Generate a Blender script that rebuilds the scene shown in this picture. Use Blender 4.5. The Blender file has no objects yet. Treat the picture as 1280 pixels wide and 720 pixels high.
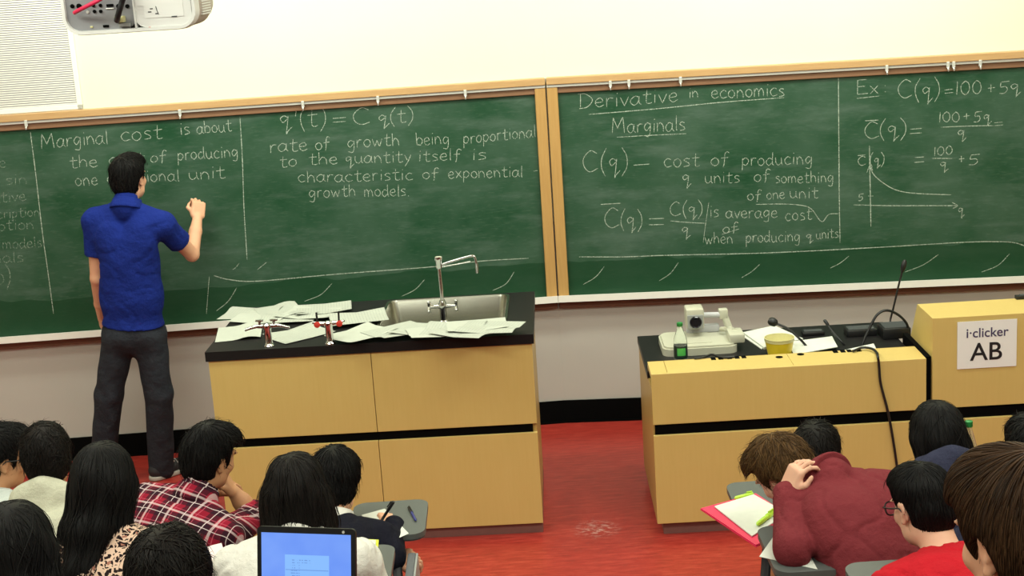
import bpy, bmesh, math, random
import numpy as np
from mathutils import Vector, Matrix
random.seed(7)
RNG = np.random.default_rng(7)
scn = bpy.context.scene
COL = scn.collection
# ------------------------------------------------------------------ camera
FPX, PITCH, ROLL, CAM_H = 1817.97, 0.2337, 0.0654, 2.7636
CAM = np.array([0, 0, CAM_H])
_fw = np.array([0, math.cos(PITCH), -math.sin(PITCH)])
_rt = np.array([1.0, 0, 0])
_up = np.cross(_rt, _fw)
cam_data = bpy.data.cameras.new('camera')
cam = bpy.data.objects.new('camera', cam_data)
COL.objects.link(cam)
cr = math.cos(ROLL) * _rt - math.sin(ROLL) * _up
cu = math.sin(ROLL) * _rt + math.cos(ROLL) * _up
M4 = Matrix(((cr[0], cu[0], -_fw[0], 0), (cr[1], cu[1], -_fw[1], 0), (cr[2], cu[2], -_fw[2], CAM_H), (0, 0, 0, 1)))
cam.matrix_world = M4
cam_data.sensor_width = 36
cam_data.lens = FPX / 1280 * 36
cam_data.clip_start = 0.05
scn.camera = cam
# ------------------------------------------------------------------ light, exposure
scn.view_settings.view_transform = 'Standard'
scn.view_settings.look = 'None'
scn.view_settings.gamma = 1.0
scn.view_settings.use_curve_mapping = False
scn.view_settings.exposure = 0.14
scn.cycles.use_denoising = True
scn.cycles.max_bounces = 6
world = bpy.data.worlds.new('room_ambient')
scn.world = world
world.use_nodes = True
world.node_tree.nodes['Background'].inputs[0].default_value = (1.0, 0.97, 0.90, 1)
world.node_tree.nodes['Background'].inputs[1].default_value = 0.05

def area(name, loc, size, power, target=None, color=(0.94, 1.0, 0.85)):
    l = bpy.data.lights.new(name, 'AREA')
    l.shape = 'RECTANGLE'
    l.size, l.size_y = size
    l.energy = power
    l.color = color
    o = bpy.data.objects.new(name, l)
    o.location = loc
    d = (Vector(target) - Vector(loc)) if target else Vector((0, 0, -1))
    o.rotation_euler = d.to_track_quat('-Z', 'Y').to_euler()
    COL.objects.link(o)
    return o
# board-wash fluorescents close to the front wall, and ceiling troffers over the pit and the seats
area('board_light', (-1.6, 6.75, 3.72), (2.6, 0.35), 57, (-1.5, 8.05, 2.3))
area('board_light', (1.7, 6.75, 3.72), (2.6, 0.35), 57, (1.6, 8.0, 2.3))
area('ceiling_light', (-2.0, 5.5, 3.85), (2.6, 0.5), 42)
area('ceiling_light', (2.0, 5.5, 3.85), (2.6, 0.5), 42)
area('ceiling_light', (-2.6, 3.0, 3.85), (2.6, 0.6), 76, (-2.3, 4.2, 0))
area('ceiling_light', (2.0, 3.0, 3.85), (2.6, 0.6), 76, (1.8, 4.2, 0))
area('ceiling_light', (0.0, 0.4, 3.85), (2.4, 0.6), 60, (0, 2.2, 0))

# ------------------------------------------------------------------ pixel rays (1280 x 720 frame) onto real surfaces
def ray(u, v):
    c, s = math.cos(ROLL), math.sin(ROLL)
    du, dv = u - 640, v - 360
    a = c * du - s * dv
    b = s * du + c * dv
    return _fw + _rt * a / FPX - _up * b / FPX
def at_z(u, v, z):
    d = ray(u, v)
    return CAM + d * (z - CAM_H) / d[2]
def at_y(u, v, y):
    d = ray(u, v)
    return CAM + d * y / d[1]
def on_plane(u, v, o, n):
    d = ray(u, v)
    return CAM + d * ((np.asarray(o, float) - CAM) @ np.asarray(n, float)) / (d @ np.asarray(n, float))

# ------------------------------------------------------------------ materials
def lin(c):
    return tuple(((x / 255 / 12.92) if x / 255 <= 0.04045 else ((x / 255 + 0.055) / 1.055) ** 2.4) for x in c)
MATS = {}
class NT:
    def __init__(s, name):
        s.m = bpy.data.materials.new(name)
        s.m.use_nodes = True
        s.t = s.m.node_tree
        s.b = s.t.nodes['Principled BSDF']
        MATS[name] = s.m
    def n(s, typ, **kw):
        nd = s.t.nodes.new(typ)
        for k, v in kw.items():
            if k[0] == '_':
                setattr(nd, k[1:], v)
            else:
                nd.inputs[int(k[1:]) if k[0] == 'i' and k[1:].isdigit() else k].default_value = v
        return nd
    def l(s, a, b):
        s.t.links.new(a, b)
    def coords(s, scale=(1, 1, 1), rot=(0, 0, 0)):
        tc = s.n('ShaderNodeTexCoord')
        mp = s.n('ShaderNodeMapping')
        mp.inputs['Scale'].default_value = scale
        mp.inputs['Rotation'].default_value = rot
        s.l(tc.outputs['Object'], mp.inputs[0])
        return mp.outputs[0]
    def noise(s, co, scale, detail=3, rough=0.55):
        nd = s.n('ShaderNodeTexNoise')
        nd.inputs['Scale'].default_value = scale
        nd.inputs['Detail'].default_value = detail
        nd.inputs['Roughness'].default_value = rough
        s.l(co, nd.inputs['Vector'])
        return nd.outputs[0]
    def ramp(s, fac, stops):
        r = s.n('ShaderNodeValToRGB')
        e = r.color_ramp.elements
        while len(e) < len(stops):
            e.new(0.5)
        for k, (p, c) in enumerate(stops):
            e[k].position = p
            e[k].color = tuple(c) + (1,) if len(c) == 3 else c
        s.l(fac, r.inputs[0])
        return r.outputs[0]
    def mix(s, fac, a, b, blend='MIX'):
        m = s.n('ShaderNodeMix', _data_type='RGBA', _blend_type=blend)
        for i, x in ((0, fac), (6, a), (7, b)):
            if isinstance(x, (int, float)):
                m.inputs[i].default_value = x
            elif isinstance(x, tuple):
                m.inputs[i].default_value = x + (1,) if len(x) == 3 else x
            else:
                s.l(x, m.inputs[i])
        return m.outputs[2]
    def math(s, op, a, b=0.0, c=0.0):
        m = s.n('ShaderNodeMath', _operation=op)
        for i, x in enumerate((a, b, c)):
            if isinstance(x, (int, float)):
                m.inputs[i].default_value = x
            else:
                s.l(x, m.inputs[i])
        return m.outputs[0]
    def color(s, x):
        if isinstance(x, tuple):
            s.b.inputs['Base Color'].default_value = x + (1,)
        else:
            s.l(x, s.b.inputs['Base Color'])
    def set(s, rough=0.5, metal=0.0, spec=None, **kw):
        s.b.inputs['Roughness'].default_value = rough
        s.b.inputs['Metallic'].default_value = metal
        if spec is not None:
            s.b.inputs['Specular IOR Level'].default_value = spec
        for k, v in kw.items():
            s.b.inputs[k].default_value = v
        return s
    def bump(s, h, strength=0.2, dist=0.01):
        bp = s.n('ShaderNodeBump')
        bp.inputs['Strength'].default_value = strength
        bp.inputs['Distance'].default_value = dist
        s.l(h, bp.inputs['Height'])
        s.l(bp.outputs[0], s.b.inputs['Normal'])
def simple(name, rgb, rough=0.5, metal=0.0, var=0.08, scale=30, bump=0.0, spec=None, stretch=(1, 1, 1)):
    if name in MATS:
        return MATS[name]
    m = NT(name).set(rough, metal, spec)
    c = lin(rgb)
    co = m.coords(stretch)
    nz = m.noise(co, scale)
    m.color(m.mix(nz, tuple(x * (1 - var) for x in c), tuple(min(1, x * (1 + var)) for x in c)))
    if bump:
        m.bump(nz, bump, 0.004)
    return m.m

def fabric(name, rgb, var=0.12, rough=0.9):
    if name in MATS:
        return MATS[name]
    m = NT(name).set(rough, 0, 0.15)
    c = lin(rgb)
    co = m.coords()
    n1 = m.noise(co, 14, 4)
    n2 = m.noise(co, 420, 1)
    m.color(m.mix(n1, tuple(x * (1 - var) for x in c), tuple(min(1, x * (1 + var)) for x in c)))
    m.bump(m.math('ADD', m.math('MULTIPLY', n1, 2.0), m.math('MULTIPLY', n2, 0.15)), 0.5, 0.02)
    return m.m

def make_materials():
    m = NT('wall_paint').set(0.75, 0, 0.2)
    co = m.coords()
    m.color(m.mix(m.noise(co, 1.3, 4), lin((221, 222, 198)), lin((226, 227, 206))))
    m.bump(m.noise(co, 160, 2), 0.05, 0.002)
    m = NT('wall_lower_grey').set(0.7, 0, 0.2)  # greyer colour for the wall below the chalkboards
    co = m.coords((1, 1, 0.5))
    m.color(m.mix(m.noise(co, 2.2, 5), lin((182, 178, 170)), lin((192, 188, 180))))
    m.bump(m.noise(co, 160, 2), 0.05, 0.002)
    m = NT('red_linoleum').set(0.32, 0, 0.4)
    co = m.coords((0.35, 2.2, 1))
    n1 = m.noise(co, 22, 6, 0.7)
    n2 = m.noise(m.coords(), 2.3, 4)
    base = m.ramp(n1, [(0.32, lin((140, 42, 36))), (0.5, lin((166, 52, 44))), (0.68, lin((188, 72, 60)))])
    base = m.mix(m.math('MULTIPLY', n2, 0.25), base, lin((134, 38, 34)))
    # a patch of chalk dust scuffed into the floor
    tc = m.n('ShaderNodeTexCoord')
    mp = m.n('ShaderNodeMapping')
    mp.inputs['Location'].default_value = (-0.327 / 0.13, -6.515 / 0.13, 0)
    mp.inputs['Scale'].default_value = (1 / 0.13, 1 / 0.13, 0)
    m.l(tc.outputs['Object'], mp.inputs[0])
    ln = m.n('ShaderNodeVectorMath', _operation='LENGTH')
    m.l(mp.outputs[0], ln.inputs[0])
    fall = m.math('SUBTRACT', 1.0, ln.outputs['Value'])
    sc = m.noise(m.coords((1, 2.6, 1), (0, 0, 0.5)), 26, 5, 0.7)
    k = m.math('MULTIPLY', m.math('MAXIMUM', fall, 0.0), m.ramp(sc, [(0.50, (0, 0, 0)), (0.60, (1, 1, 1))]))
    m.color(m.mix(m.math('MULTIPLY', k, 0.75), base, lin((225, 200, 190))))
    m.bump(n1, 0.04, 0.002)
    simple('ceiling_tile', (225, 224, 215), 0.9, var=0.03)
    simple('tier_carpet', (120, 34, 32), 0.95, var=0.2, scale=200, bump=0.3)
    simple('black_rubber', (7, 8, 8), 0.8, spec=0.05, var=0.15, scale=20)
    # maple laminate
    for nm, a, b in (('maple', (206, 178, 106), (215, 189, 120)), ('maple_side', (176, 146, 84), (188, 156, 94))):
        m = NT(nm).set(0.38, 0, 0.35)
        co = m.coords((9, 9, 0.5))
        n = m.noise(co, 9, 5, 0.6)
        n2 = m.noise(m.coords((1, 1, 0.6)), 7, 3)
        m.color(m.mix(m.math('MULTIPLY', n2, 0.5), m.mix(n, lin(a), lin(b)), lin(tuple(x - 6 for x in a))))
        m.bump(n, 0.02, 0.001)
    m = NT('frame_oak').set(0.42, 0, 0.35)
    n = m.noise(m.coords((1.2, 12, 12)), 6, 5, 0.6)
    m.color(m.mix(n, lin((178, 138, 92)), lin((204, 166, 118))))
    simple('rail_brown', (132, 96, 70), 0.5, var=0.15, scale=20, stretch=(0.4, 5, 5))
    m = NT('post_oak').set(0.42, 0, 0.35)
    n = m.noise(m.coords((14, 14, 0.8)), 6, 5, 0.6)
    m.color(m.mix(n, lin((172, 130, 74)), lin((196, 156, 98))))
    simple('shaded_oak', (104, 66, 48), 0.5, var=0.2, scale=20, stretch=(0.4, 5, 5))  # rail wood with the shade under the chalk tray put into its colour
    simple('toe_kick', (122, 84, 78), 0.6, var=0.12)
    m = NT('black_laminate').set(0.42, 0, 0.25)
    m.color(m.mix(m.noise(m.coords(), 60, 3), lin((20, 19, 20)), lin((33, 31, 32))))
    simple('reveal_black', (9, 9, 9), 0.85, spec=0.05)
    # chalkboards: green enamel with wiped chalk dust
    m = NT('chalkboard_green').set(0.55, 0, 0.25)
    co = m.coords()
    big = m.noise(m.coords((1.0, 1.0, 1.3)), 1.7, 5, 0.6)
    streak = m.noise(m.coords((0.6, 1, 2.6), (0, 0.5, 0)), 3.6, 5, 0.65)
    fine = m.noise(m.coords((2, 1, 9), (0, -0.4, 0)), 11, 4)
    g = m.mix(m.ramp(big, [(0.35, (0, 0, 0)), (0.62, (1, 1, 1))]), lin((22, 66, 40)), lin((58, 86, 68)))
    g = m.mix(m.math('MULTIPLY', m.ramp(streak, [(0.5, (0, 0, 0)), (0.72, (1, 1, 1))]), 0.75), g, lin((80, 100, 88)))
    g = m.mix(m.math('MULTIPLY', m.ramp(fine, [(0.55, (0, 0, 0)), (0.8, (1, 1, 1))]), 0.35), g, lin((92, 112, 98)))
    # the strip under the chalk line was left unwiped and clean: plain dark green
    sx = m.n('ShaderNodeSeparateXYZ')
    m.l(co, sx.inputs[0])
    edge = m.math('ADD', sx.outputs[2], m.math('MULTIPLY', m.noise(co, 3.0, 2), 0.10))
    clean = m.math('LESS_THAN', edge, 1.02)
    g = m.mix(m.math('MULTIPLY', clean, 0.8), g, lin((18, 60, 34)))
    m.color(g)
    m = NT('chalk').set(0.95, 0, 0.1)
    nz = m.noise(m.coords(), 190, 3, 0.7)
    m.color(lin((196, 208, 192)))
    al = m.ramp(nz, [(0.36, (0.12, 0.12, 0.12)), (0.60, (0.85, 0.85, 0.85))])
    m.l(al, m.b.inputs['Alpha'])
    m = NT('chalk_faint').set(0.95, 0, 0.1)
    nz = m.noise(m.coords(), 190, 3, 0.7)
    m.color(lin((170, 188, 170)))
    al = m.ramp(nz, [(0.40, (0.0, 0.0, 0.0)), (0.66, (0.8, 0.8, 0.8))])
    m.l(al, m.b.inputs['Alpha'])
    simple('chalk_stick', (238, 238, 230), 0.9)
    simple('aluminium', (216, 216, 210), 0.35, 0.35, 0.04)
    simple('tray_paint', (238, 236, 228), 0.4, 0.0, 0.03)
    simple('chrome', (205, 205, 205), 0.12, 1.0, 0.05)
    simple('stainless', (170, 168, 156), 0.27, 1.0, 0.06, 40, stretch=(1, 8, 1))
    simple('red_plastic', (205, 60, 50), 0.4)
    simple('black_plastic', (22, 22, 24), 0.42)
    simple('grey_plastic', (150, 152, 150), 0.45)
    simple('dark_grey_plastic', (70, 72, 74), 0.5)
    simple('white_plastic', (190, 188, 170), 0.4, var=0.03)
    simple('silver_plastic', (186, 186, 190), 0.4, 0.0, 0.03)
    simple('projector_white', (230, 230, 228), 0.45, var=0.03)
    simple('projector_panel', (138, 138, 142), 0.5, var=0.06)
    simple('projector_tan', (176, 160, 150), 0.5, var=0.06)
    simple('vent_white', (228, 228, 222), 0.6, var=0.03)
    simple('vent_dark', (168, 160, 168), 0.8)
    m = NT('paper').set(0.9, 0, 0.1)
    co = m.coords()
    m.color(m.mix(m.noise(co, 30, 3), lin((206, 208, 198)), lin((222, 223, 214))))
    simple('bench_paper', (180, 183, 172), 0.9, var=0.04)
    m = NT('written_paper').set(0.9, 0, 0.1)
    co = m.coords()
    w = m.n('ShaderNodeTexWave', _wave_type='BANDS', _bands_direction='Y')
    w.inputs['Scale'].default_value = 22
    w.inputs['Distortion'].default_value = 0.6
    m.l(co, w.inputs['Vector'])
    scr = m.noise(m.coords((60, 20, 1)), 6, 4, 0.8)
    ink = m.math('MULTIPLY', m.math('GREATER_THAN', w.outputs[1], 0.72), m.math('GREATER_THAN', scr, 0.52))
    m.color(m.mix(m.math('MULTIPLY', ink, 0.45), lin((176, 179, 168)), lin((110, 114, 120))))
    simple('pink_paper', (236, 214, 214), 0.9, var=0.03)
    simple('yellow_paper', (226, 232, 70), 0.85, var=0.05)
    simple('pink_folder', (226, 40, 86), 0.5, var=0.06)
    simple('highlighter_green', (186, 226, 60), 0.35, var=0.05)
    simple('tablet_grey', (86, 90, 88), 0.5, var=0.05, scale=90)
    simple('tablet_edge', (60, 62, 62), 0.6)
    simple('chair_dark', (38, 38, 42), 0.7, var=0.1)
    simple('chair_grey', (92, 94, 98), 0.75, var=0.12, scale=150)
    simple('ink_blue', (40, 44, 120), 0.35)
    simple('yellow_tub', (236, 206, 50), 0.35, var=0.15, scale=25)
    simple('tub_rim', (214, 206, 150), 0.3)
    simple('label_green', (70, 170, 80), 0.4)
    simple('label_dark', (24, 44, 40), 0.4)
    simple('cap_green', (36, 130, 62), 0.4)
    simple('sign_white', (236, 236, 234), 0.6, var=0.02)
    simple('sign_ink', (24, 24, 28), 0.6)
    simple('sign_ink_violet', (70, 60, 96), 0.6)
    m = NT('clear_plastic').set(0.08, 0, 0.5)
    m.color((0.92, 0.97, 0.93))
    m.b.inputs['Transmission Weight'].default_value = 0.9
    m.b.inputs['IOR'].default_value = 1.2
    m = NT('lens_glass').set(0.05, 0, 0.6)
    m.color((0.01, 0.01, 0.015))
    m = NT('spectacle_lens').set(0.03, 0, 0.5)
    m.color((0.95, 0.97, 1.0))
    m.b.inputs['Transmission Weight'].default_value = 1.0
    m.b.inputs['IOR'].default_value = 1.02
    # laptop screen: a lit display, blue desktop with a page of text open
    m = NT('laptop_screen').set(0.25, 0, 0.4)
    m.color((0.02, 0.02, 0.03))
    tc = m.n('ShaderNodeTexCoord')
    sx = m.n('ShaderNodeSeparateXYZ')
    m.l(tc.outputs['Object'], sx.inputs[0])
    X, Y = sx.outputs[0], sx.outputs[1]      # metres on the screen, origin at its centre
    def band(v, a, b):
        return m.math('MULTIPLY', m.math('GREATER_THAN', v, a), m.math('LESS_THAN', v, b))
    desk = m.mix(m.noise(m.coords((3, 3, 3)), 3, 2), lin((84, 132, 236)), lin((128, 168, 248)))
    page = m.math('MULTIPLY', band(X, -0.060, 0.066), band(Y, -0.09, 0.058))
    out = m.mix(page, desk, lin((132, 184, 250)))
    lines = m.math('GREATER_THAN', m.math('SINE', m.math('MULTIPLY', Y, 900.0)), 0.35)
    scr = m.math('GREATER_THAN', m.noise(m.coords((1, 0.15, 1)), 190, 2), 0.5)
    txt = m.math('MULTIPLY', m.math('MULTIPLY', lines, scr), m.math('MULTIPLY', band(X, -0.044, -0.018), band(Y, -0.09, 0.036)))
    txt2 = m.math('MULTIPLY', m.math('MULTIPLY', lines, scr), m.math('MULTIPLY', band(X, -0.040, 0.012), band(Y, 0.036, 0.046)))
    rule = m.math('MULTIPLY', band(X, -0.058, 0.064), band(Y, 0.0165, 0.0185))
    ink = m.math('MAXIMUM', m.math('MAXIMUM', txt, txt2), rule)
    out = m.mix(m.math('MULTIPLY', ink, 0.5), out, lin((60, 90, 170)))
    m.l(out, m.b.inputs['Emission Color'])
    m.b.inputs['Emission Strength'].default_value = 0.95
make_materials()
def MT(n):
    return MATS[n]

# ------------------------------------------------------------------ object helpers
def tag(o, label=None, cat=None, group=None, kind=None):
    if label: o['label'] = label
    if cat: o['category'] = cat
    if group: o['group'] = group
    if kind: o['kind'] = kind
    return o
def thing(name, label, cat, loc=(0, 0, 0), rz=0.0, group=None):
    o = bpy.data.objects.new(name, None)
    o.empty_display_size = 0.05
    COL.objects.link(o)
    o.location = tuple(float(x) for x in loc)
    o.rotation_euler = (0, 0, rz)
    return tag(o, label, cat, group)
def link(name, me, mat, parent=None, smooth=False):
    o = bpy.data.objects.new(name, me)
    COL.objects.link(o)
    mats = mat if isinstance(mat, (list, tuple)) else [mat]
    for q in mats:
        me.materials.append(MT(q) if isinstance(q, str) else q)
    if smooth:
        me.polygons.foreach_set('use_smooth', [True] * len(me.polygons))
    if parent is not None:
        o.parent = parent
    return o
class MB:
    """collects shapes, then links them as one mesh object"""
    def __init__(s):
        s.bm = bmesh.new()
        s.mi = 0
    def _fin(s, vs, M=None):
        if M is not None:
            bmesh.ops.transform(s.bm, matrix=M, verts=vs)
        for v in vs:
            for f in v.link_faces:
                f.material_index = s.mi
        return vs
    def box(s, a, b, bevel=0.0, seg=2, M=None):
        a = Vector(a); b = Vector(b)
        r = bmesh.ops.create_cube(s.bm, size=1)
        vs = r['verts']
        d = b - a
        bmesh.ops.transform(s.bm, matrix=Matrix.Translation((a + b) / 2) @ Matrix.Diagonal((abs(d.x), abs(d.y), abs(d.z), 1)), verts=vs)
        if bevel:
            es = list({e for v in vs for e in v.link_edges})
            r = bmesh.ops.bevel(s.bm, geom=es, offset=bevel, segments=seg, profile=0.5, affect='EDGES')
            vs = list({v for f in r['faces'] for v in f.verts} | {v for v in vs if v.is_valid})
            # collect the whole island
            seen = set(vs); st = list(vs)
            while st:
                v = st.pop()
                for e in v.link_edges:
                    w = e.other_vert(v)
                    if w not in seen:
                        seen.add(w); st.append(w)
            vs = list(seen)
        return s._fin(vs, M)
    def tube(s, pts, rad, n=8, cap=True, M=None):
        pts = [Vector(p) for p in pts]
        rads = rad if isinstance(rad, (list, tuple)) else [rad] * len(pts)
        rings = []
        prev = None
        for i, p in enumerate(pts):
            t = (pts[min(i + 1, len(pts) - 1)] - pts[max(i - 1, 0)])
            if t.length < 1e-9: t = Vector((0, 0, 1))
            t.normalize()
            if prev is None:
                a = t.orthogonal().normalized()
            else:
                a = (prev - t * prev.dot(t))
                a = a.normalized() if a.length > 1e-6 else t.orthogonal().normalized()
            prev = a
            b = t.cross(a)
            rings.append([s.bm.verts.new(p + (a * math.cos(2 * math.pi * k / n) + b * math.sin(2 * math.pi * k / n)) * rads[i]) for k in range(n)])
        for i in range(len(rings) - 1):
            for k in range(n):
                s.bm.faces.new((rings[i][k], rings[i][(k + 1) % n], rings[i + 1][(k + 1) % n], rings[i + 1][k]))
        if cap:
            s.bm.faces.new(rings[0][::-1]); s.bm.faces.new(rings[-1])
        return s._fin([v for r in rings for v in r], M)
    def lathe(s, prof, n=24, M=None, cap=True):
        rings = [[s.bm.verts.new((max(r, 1e-5) * math.cos(2 * math.pi * k / n), max(r, 1e-5) * math.sin(2 * math.pi * k / n), z)) for k in range(n)] for r, z in prof]
        for i in range(len(rings) - 1):
            for k in range(n):
                s.bm.faces.new((rings[i][k], rings[i][(k + 1) % n], rings[i + 1][(k + 1) % n], rings[i + 1][k]))
        if cap:
            s.bm.faces.new(rings[0][::-1]); s.bm.faces.new(rings[-1])
        return s._fin([v for r in rings for v in r], M)
    def prism(s, poly, h0, h1, axis='z', bevel=0.0, M=None):
        """extrude a 2D outline: axis z -> (x,y), axis y -> (x,z), axis x -> (y,z)"""
        f = {'z': lambda p, h: (p[0], p[1], h), 'y': lambda p, h: (p[0], h, p[1]), 'x': lambda p, h: (h, p[0], p[1])}[axis]
        A = [s.bm.verts.new(f(p, h0)) for p in poly]
        B = [s.bm.verts.new(f(p, h1)) for p in poly]
        fs = [s.bm.faces.new(A[::-1]), s.bm.faces.new(B)]
        n = len(poly)
        for k in range(n):
            fs.append(s.bm.faces.new((A[k], A[(k + 1) % n], B[(k + 1) % n], B[k])))
        bmesh.ops.recalc_face_normals(s.bm, faces=fs)
        return s._fin(A + B, M)
    def sphere(s, c, r, M=None, u=16, v=10):
        rr = (r, r, r) if isinstance(r, (int, float)) else r
        q = bmesh.ops.create_uvsphere(s.bm, u_segments=u, v_segments=v, radius=1)
        bmesh.ops.transform(s.bm, matrix=Matrix.Translation(Vector(c)) @ Matrix.Diagonal((*rr, 1)), verts=q['verts'])
        return s._fin(q['verts'], M)
    def quad(s, pts):
        vs = [s.bm.verts.new(p) for p in pts]
        s.bm.faces.new(vs)
        return s._fin(vs)
    def build(s, name, mat, parent=None, smooth=False, fix=True):
        if fix:
            bmesh.ops.recalc_face_normals(s.bm, faces=s.bm.faces[:])
        me = bpy.data.meshes.new(name)
        s.bm.to_mesh(me)
        s.bm.free()
        o = link(name, me, mat, parent, False)
        if smooth:
            me.polygons.foreach_set('use_smooth', [True] * len(me.polygons))
            try:
                me.set_sharp_from_angle(angle=math.radians(38))
            except Exception:
                pass
        return o
def rrect(w, h, r, n=5, cx=0, cy=0):
    out = []
    for sx, sy, a0 in ((1, 1, 0), (-1, 1, 90), (-1, -1, 180), (1, -1, 270)):
        for k in range(n + 1):
            a = math.radians(a0 + 90 * k / n)
            out.append((cx + sx * (w / 2 - r) + r * math.cos(a), cy + sy * (h / 2 - r) + r * math.sin(a)))
    return out
def copy_tree(o, parent=None):
    c = o.copy()
    COL.objects.link(c)
    if parent is not None:
        c.parent = parent
    for ch in list(o.children):
        copy_tree(ch, c)
    return c
def smooth_path(pts, n=8):
    P = [np.array(p, float) for p in pts]
    if len(P) < 3:
        return P
    P = [2 * P[0] - P[1]] + P + [2 * P[-1] - P[-2]]
    out = []
    for i in range(1, len(P) - 2):
        for k in range(n):
            t = k / n
            out.append(0.5 * ((2 * P[i]) + (-P[i - 1] + P[i + 1]) * t + (2 * P[i - 1] - 5 * P[i] + 4 * P[i + 1] - P[i + 2]) * t * t + (-P[i - 1] + 3 * P[i] - 3 * P[i + 1] + P[i + 2]) * t ** 3))
    out.append(P[-2])
    return out

# ------------------------------------------------------------------ the room
BEND = np.array([0.2608, 8.1262, 0])                    # the two halves of the front wall meet here
A1, A2 = 0.0353, 0.0939
RIGHT1 = np.array([math.cos(A1), math.sin(A1), 0]);  N1 = np.array([math.sin(A1), -math.cos(A1), 0])
RIGHT2 = np.array([math.cos(A2), -math.sin(A2), 0]); N2 = np.array([-math.sin(A2), -math.cos(A2), 0])
def wall_M(right, n):
    """x along the wall to the right, y into the wall, z up; origin at the bend on the floor"""
    return Matrix(((right[0], -n[0], 0, BEND[0]), (right[1], -n[1], 0, BEND[1]), (0, 0, 1, 0), (0, 0, 0, 1)))
WM1, WM2 = wall_M(RIGHT1, N1), wall_M(RIGHT2, N2)
CEIL = 3.95
def struct(o):
    return tag(o, kind='structure')
def room():
    m = MB(); m.box((-5.2, -2.2, -0.1), (5.2, 8.6, 0)); struct(m.build('floor', 'red_linoleum'))
    m = MB(); m.box((-5.2, -2.2, CEIL), (5.2, 8.6, CEIL + 0.1)); struct(m.build('ceiling', 'ceiling_tile'))
    for nm, WM, x0, x1 in (('wall_front_left', WM1, -5.3, 0.0), ('wall_front_right', WM2, 0.0, 5.3)):
        m = MB()
        m.mi = 0; m.box((x0, 0, 1.2), (x1, 0.12, CEIL))
        m.mi = 1; m.box((x0, 0, 0), (x1, 0.12, 1.2))
        o = m.build(nm, ['wall_paint', 'wall_lower_grey']); o.matrix_world = WM; struct(o)
    for nm, WM, x0, x1 in (('baseboard_front_left', WM1, -5.2, 0.0), ('baseboard_front_right', WM2, 0.0, 5.2)):
        m = MB(); m.box((x0, -0.012, 0), (x1, 0, 0.135)); m.box((x0, -0.018, 0), (x1, -0.01, 0.012))
        o = m.build(nm, 'black_rubber'); o.matrix_world = WM; struct(o)
    m = MB(); m.box((-5.3, -2.2, 0), (-5.2, 8.6, CEIL)); struct(m.build('wall_left', 'wall_paint'))
    m = MB(); m.box((5.2, -2.2, 0), (5.3, 8.6, CEIL)); struct(m.build('wall_right', 'wall_paint'))
    m = MB(); m.box((-5.3, -2.3, 0), (5.3, -2.2, CEIL)); struct(m.build('wall_back', 'wall_paint'))
TIERS = [(4.58, 0.13), (3.74, 0.27), (3.12, 0.45), (2.35, 0.80)]
def tiers():
    for k, (y1, z) in enumerate(TIERS):
        y0 = TIERS[k + 1][0] if k + 1 < len(TIERS) else -2.2
        m = MB(); m.box((-5.2, y0, 0), (5.2, y1, z), 0)
        struct(m.build('floor_tier', 'tier_carpet'))
room(); tiers()

# ------------------------------------------------------------------ wall louvre
def air_vent():
    p = [on_plane(u, v, BEND, N1) for u, v in ((82, -8), (97, 130))]
    loc = lambda q: (WM1.inverted() @ Vector(q))
    xr = loc(p[1]).x
    z0 = loc(p[1]).z
    t = thing('air_vent', 'large white louvred air vent high on the wall above the left chalkboard', 'vent')
    t.matrix_world = WM1
    W, H = 1.2, 0.72
    m = MB(); m.box((xr - W, -0.006, z0), (xr, 0.0, z0 + H)); m.build('backing', 'vent_dark', t)
    m = MB()
    f = 0.028
    m.box((xr - W - f, -0.016, z0 - f), (xr + f, 0, z0), 0.003); m.box((xr - W - f, -0.016, z0 + H), (xr + f, 0, z0 + H + f), 0.003)
    m.box((xr, -0.016, z0 - f), (xr + f, 0, z0 + H + f), 0.003); m.box((xr - W - f, -0.016, z0 - f), (xr - W, 0, z0 + H + f), 0.003)
    m.build('frame', 'vent_white', t)
    m = MB()
    n = 60
    for k in range(n):
        z = z0 + (k + 0.5) * H / n
        m.box((xr - W, -0.012, z - 0.0042), (xr, -0.004, z + 0.0030), 0, M=None)
    m.build('louvre_slats', 'vent_white', t)
air_vent()

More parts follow.
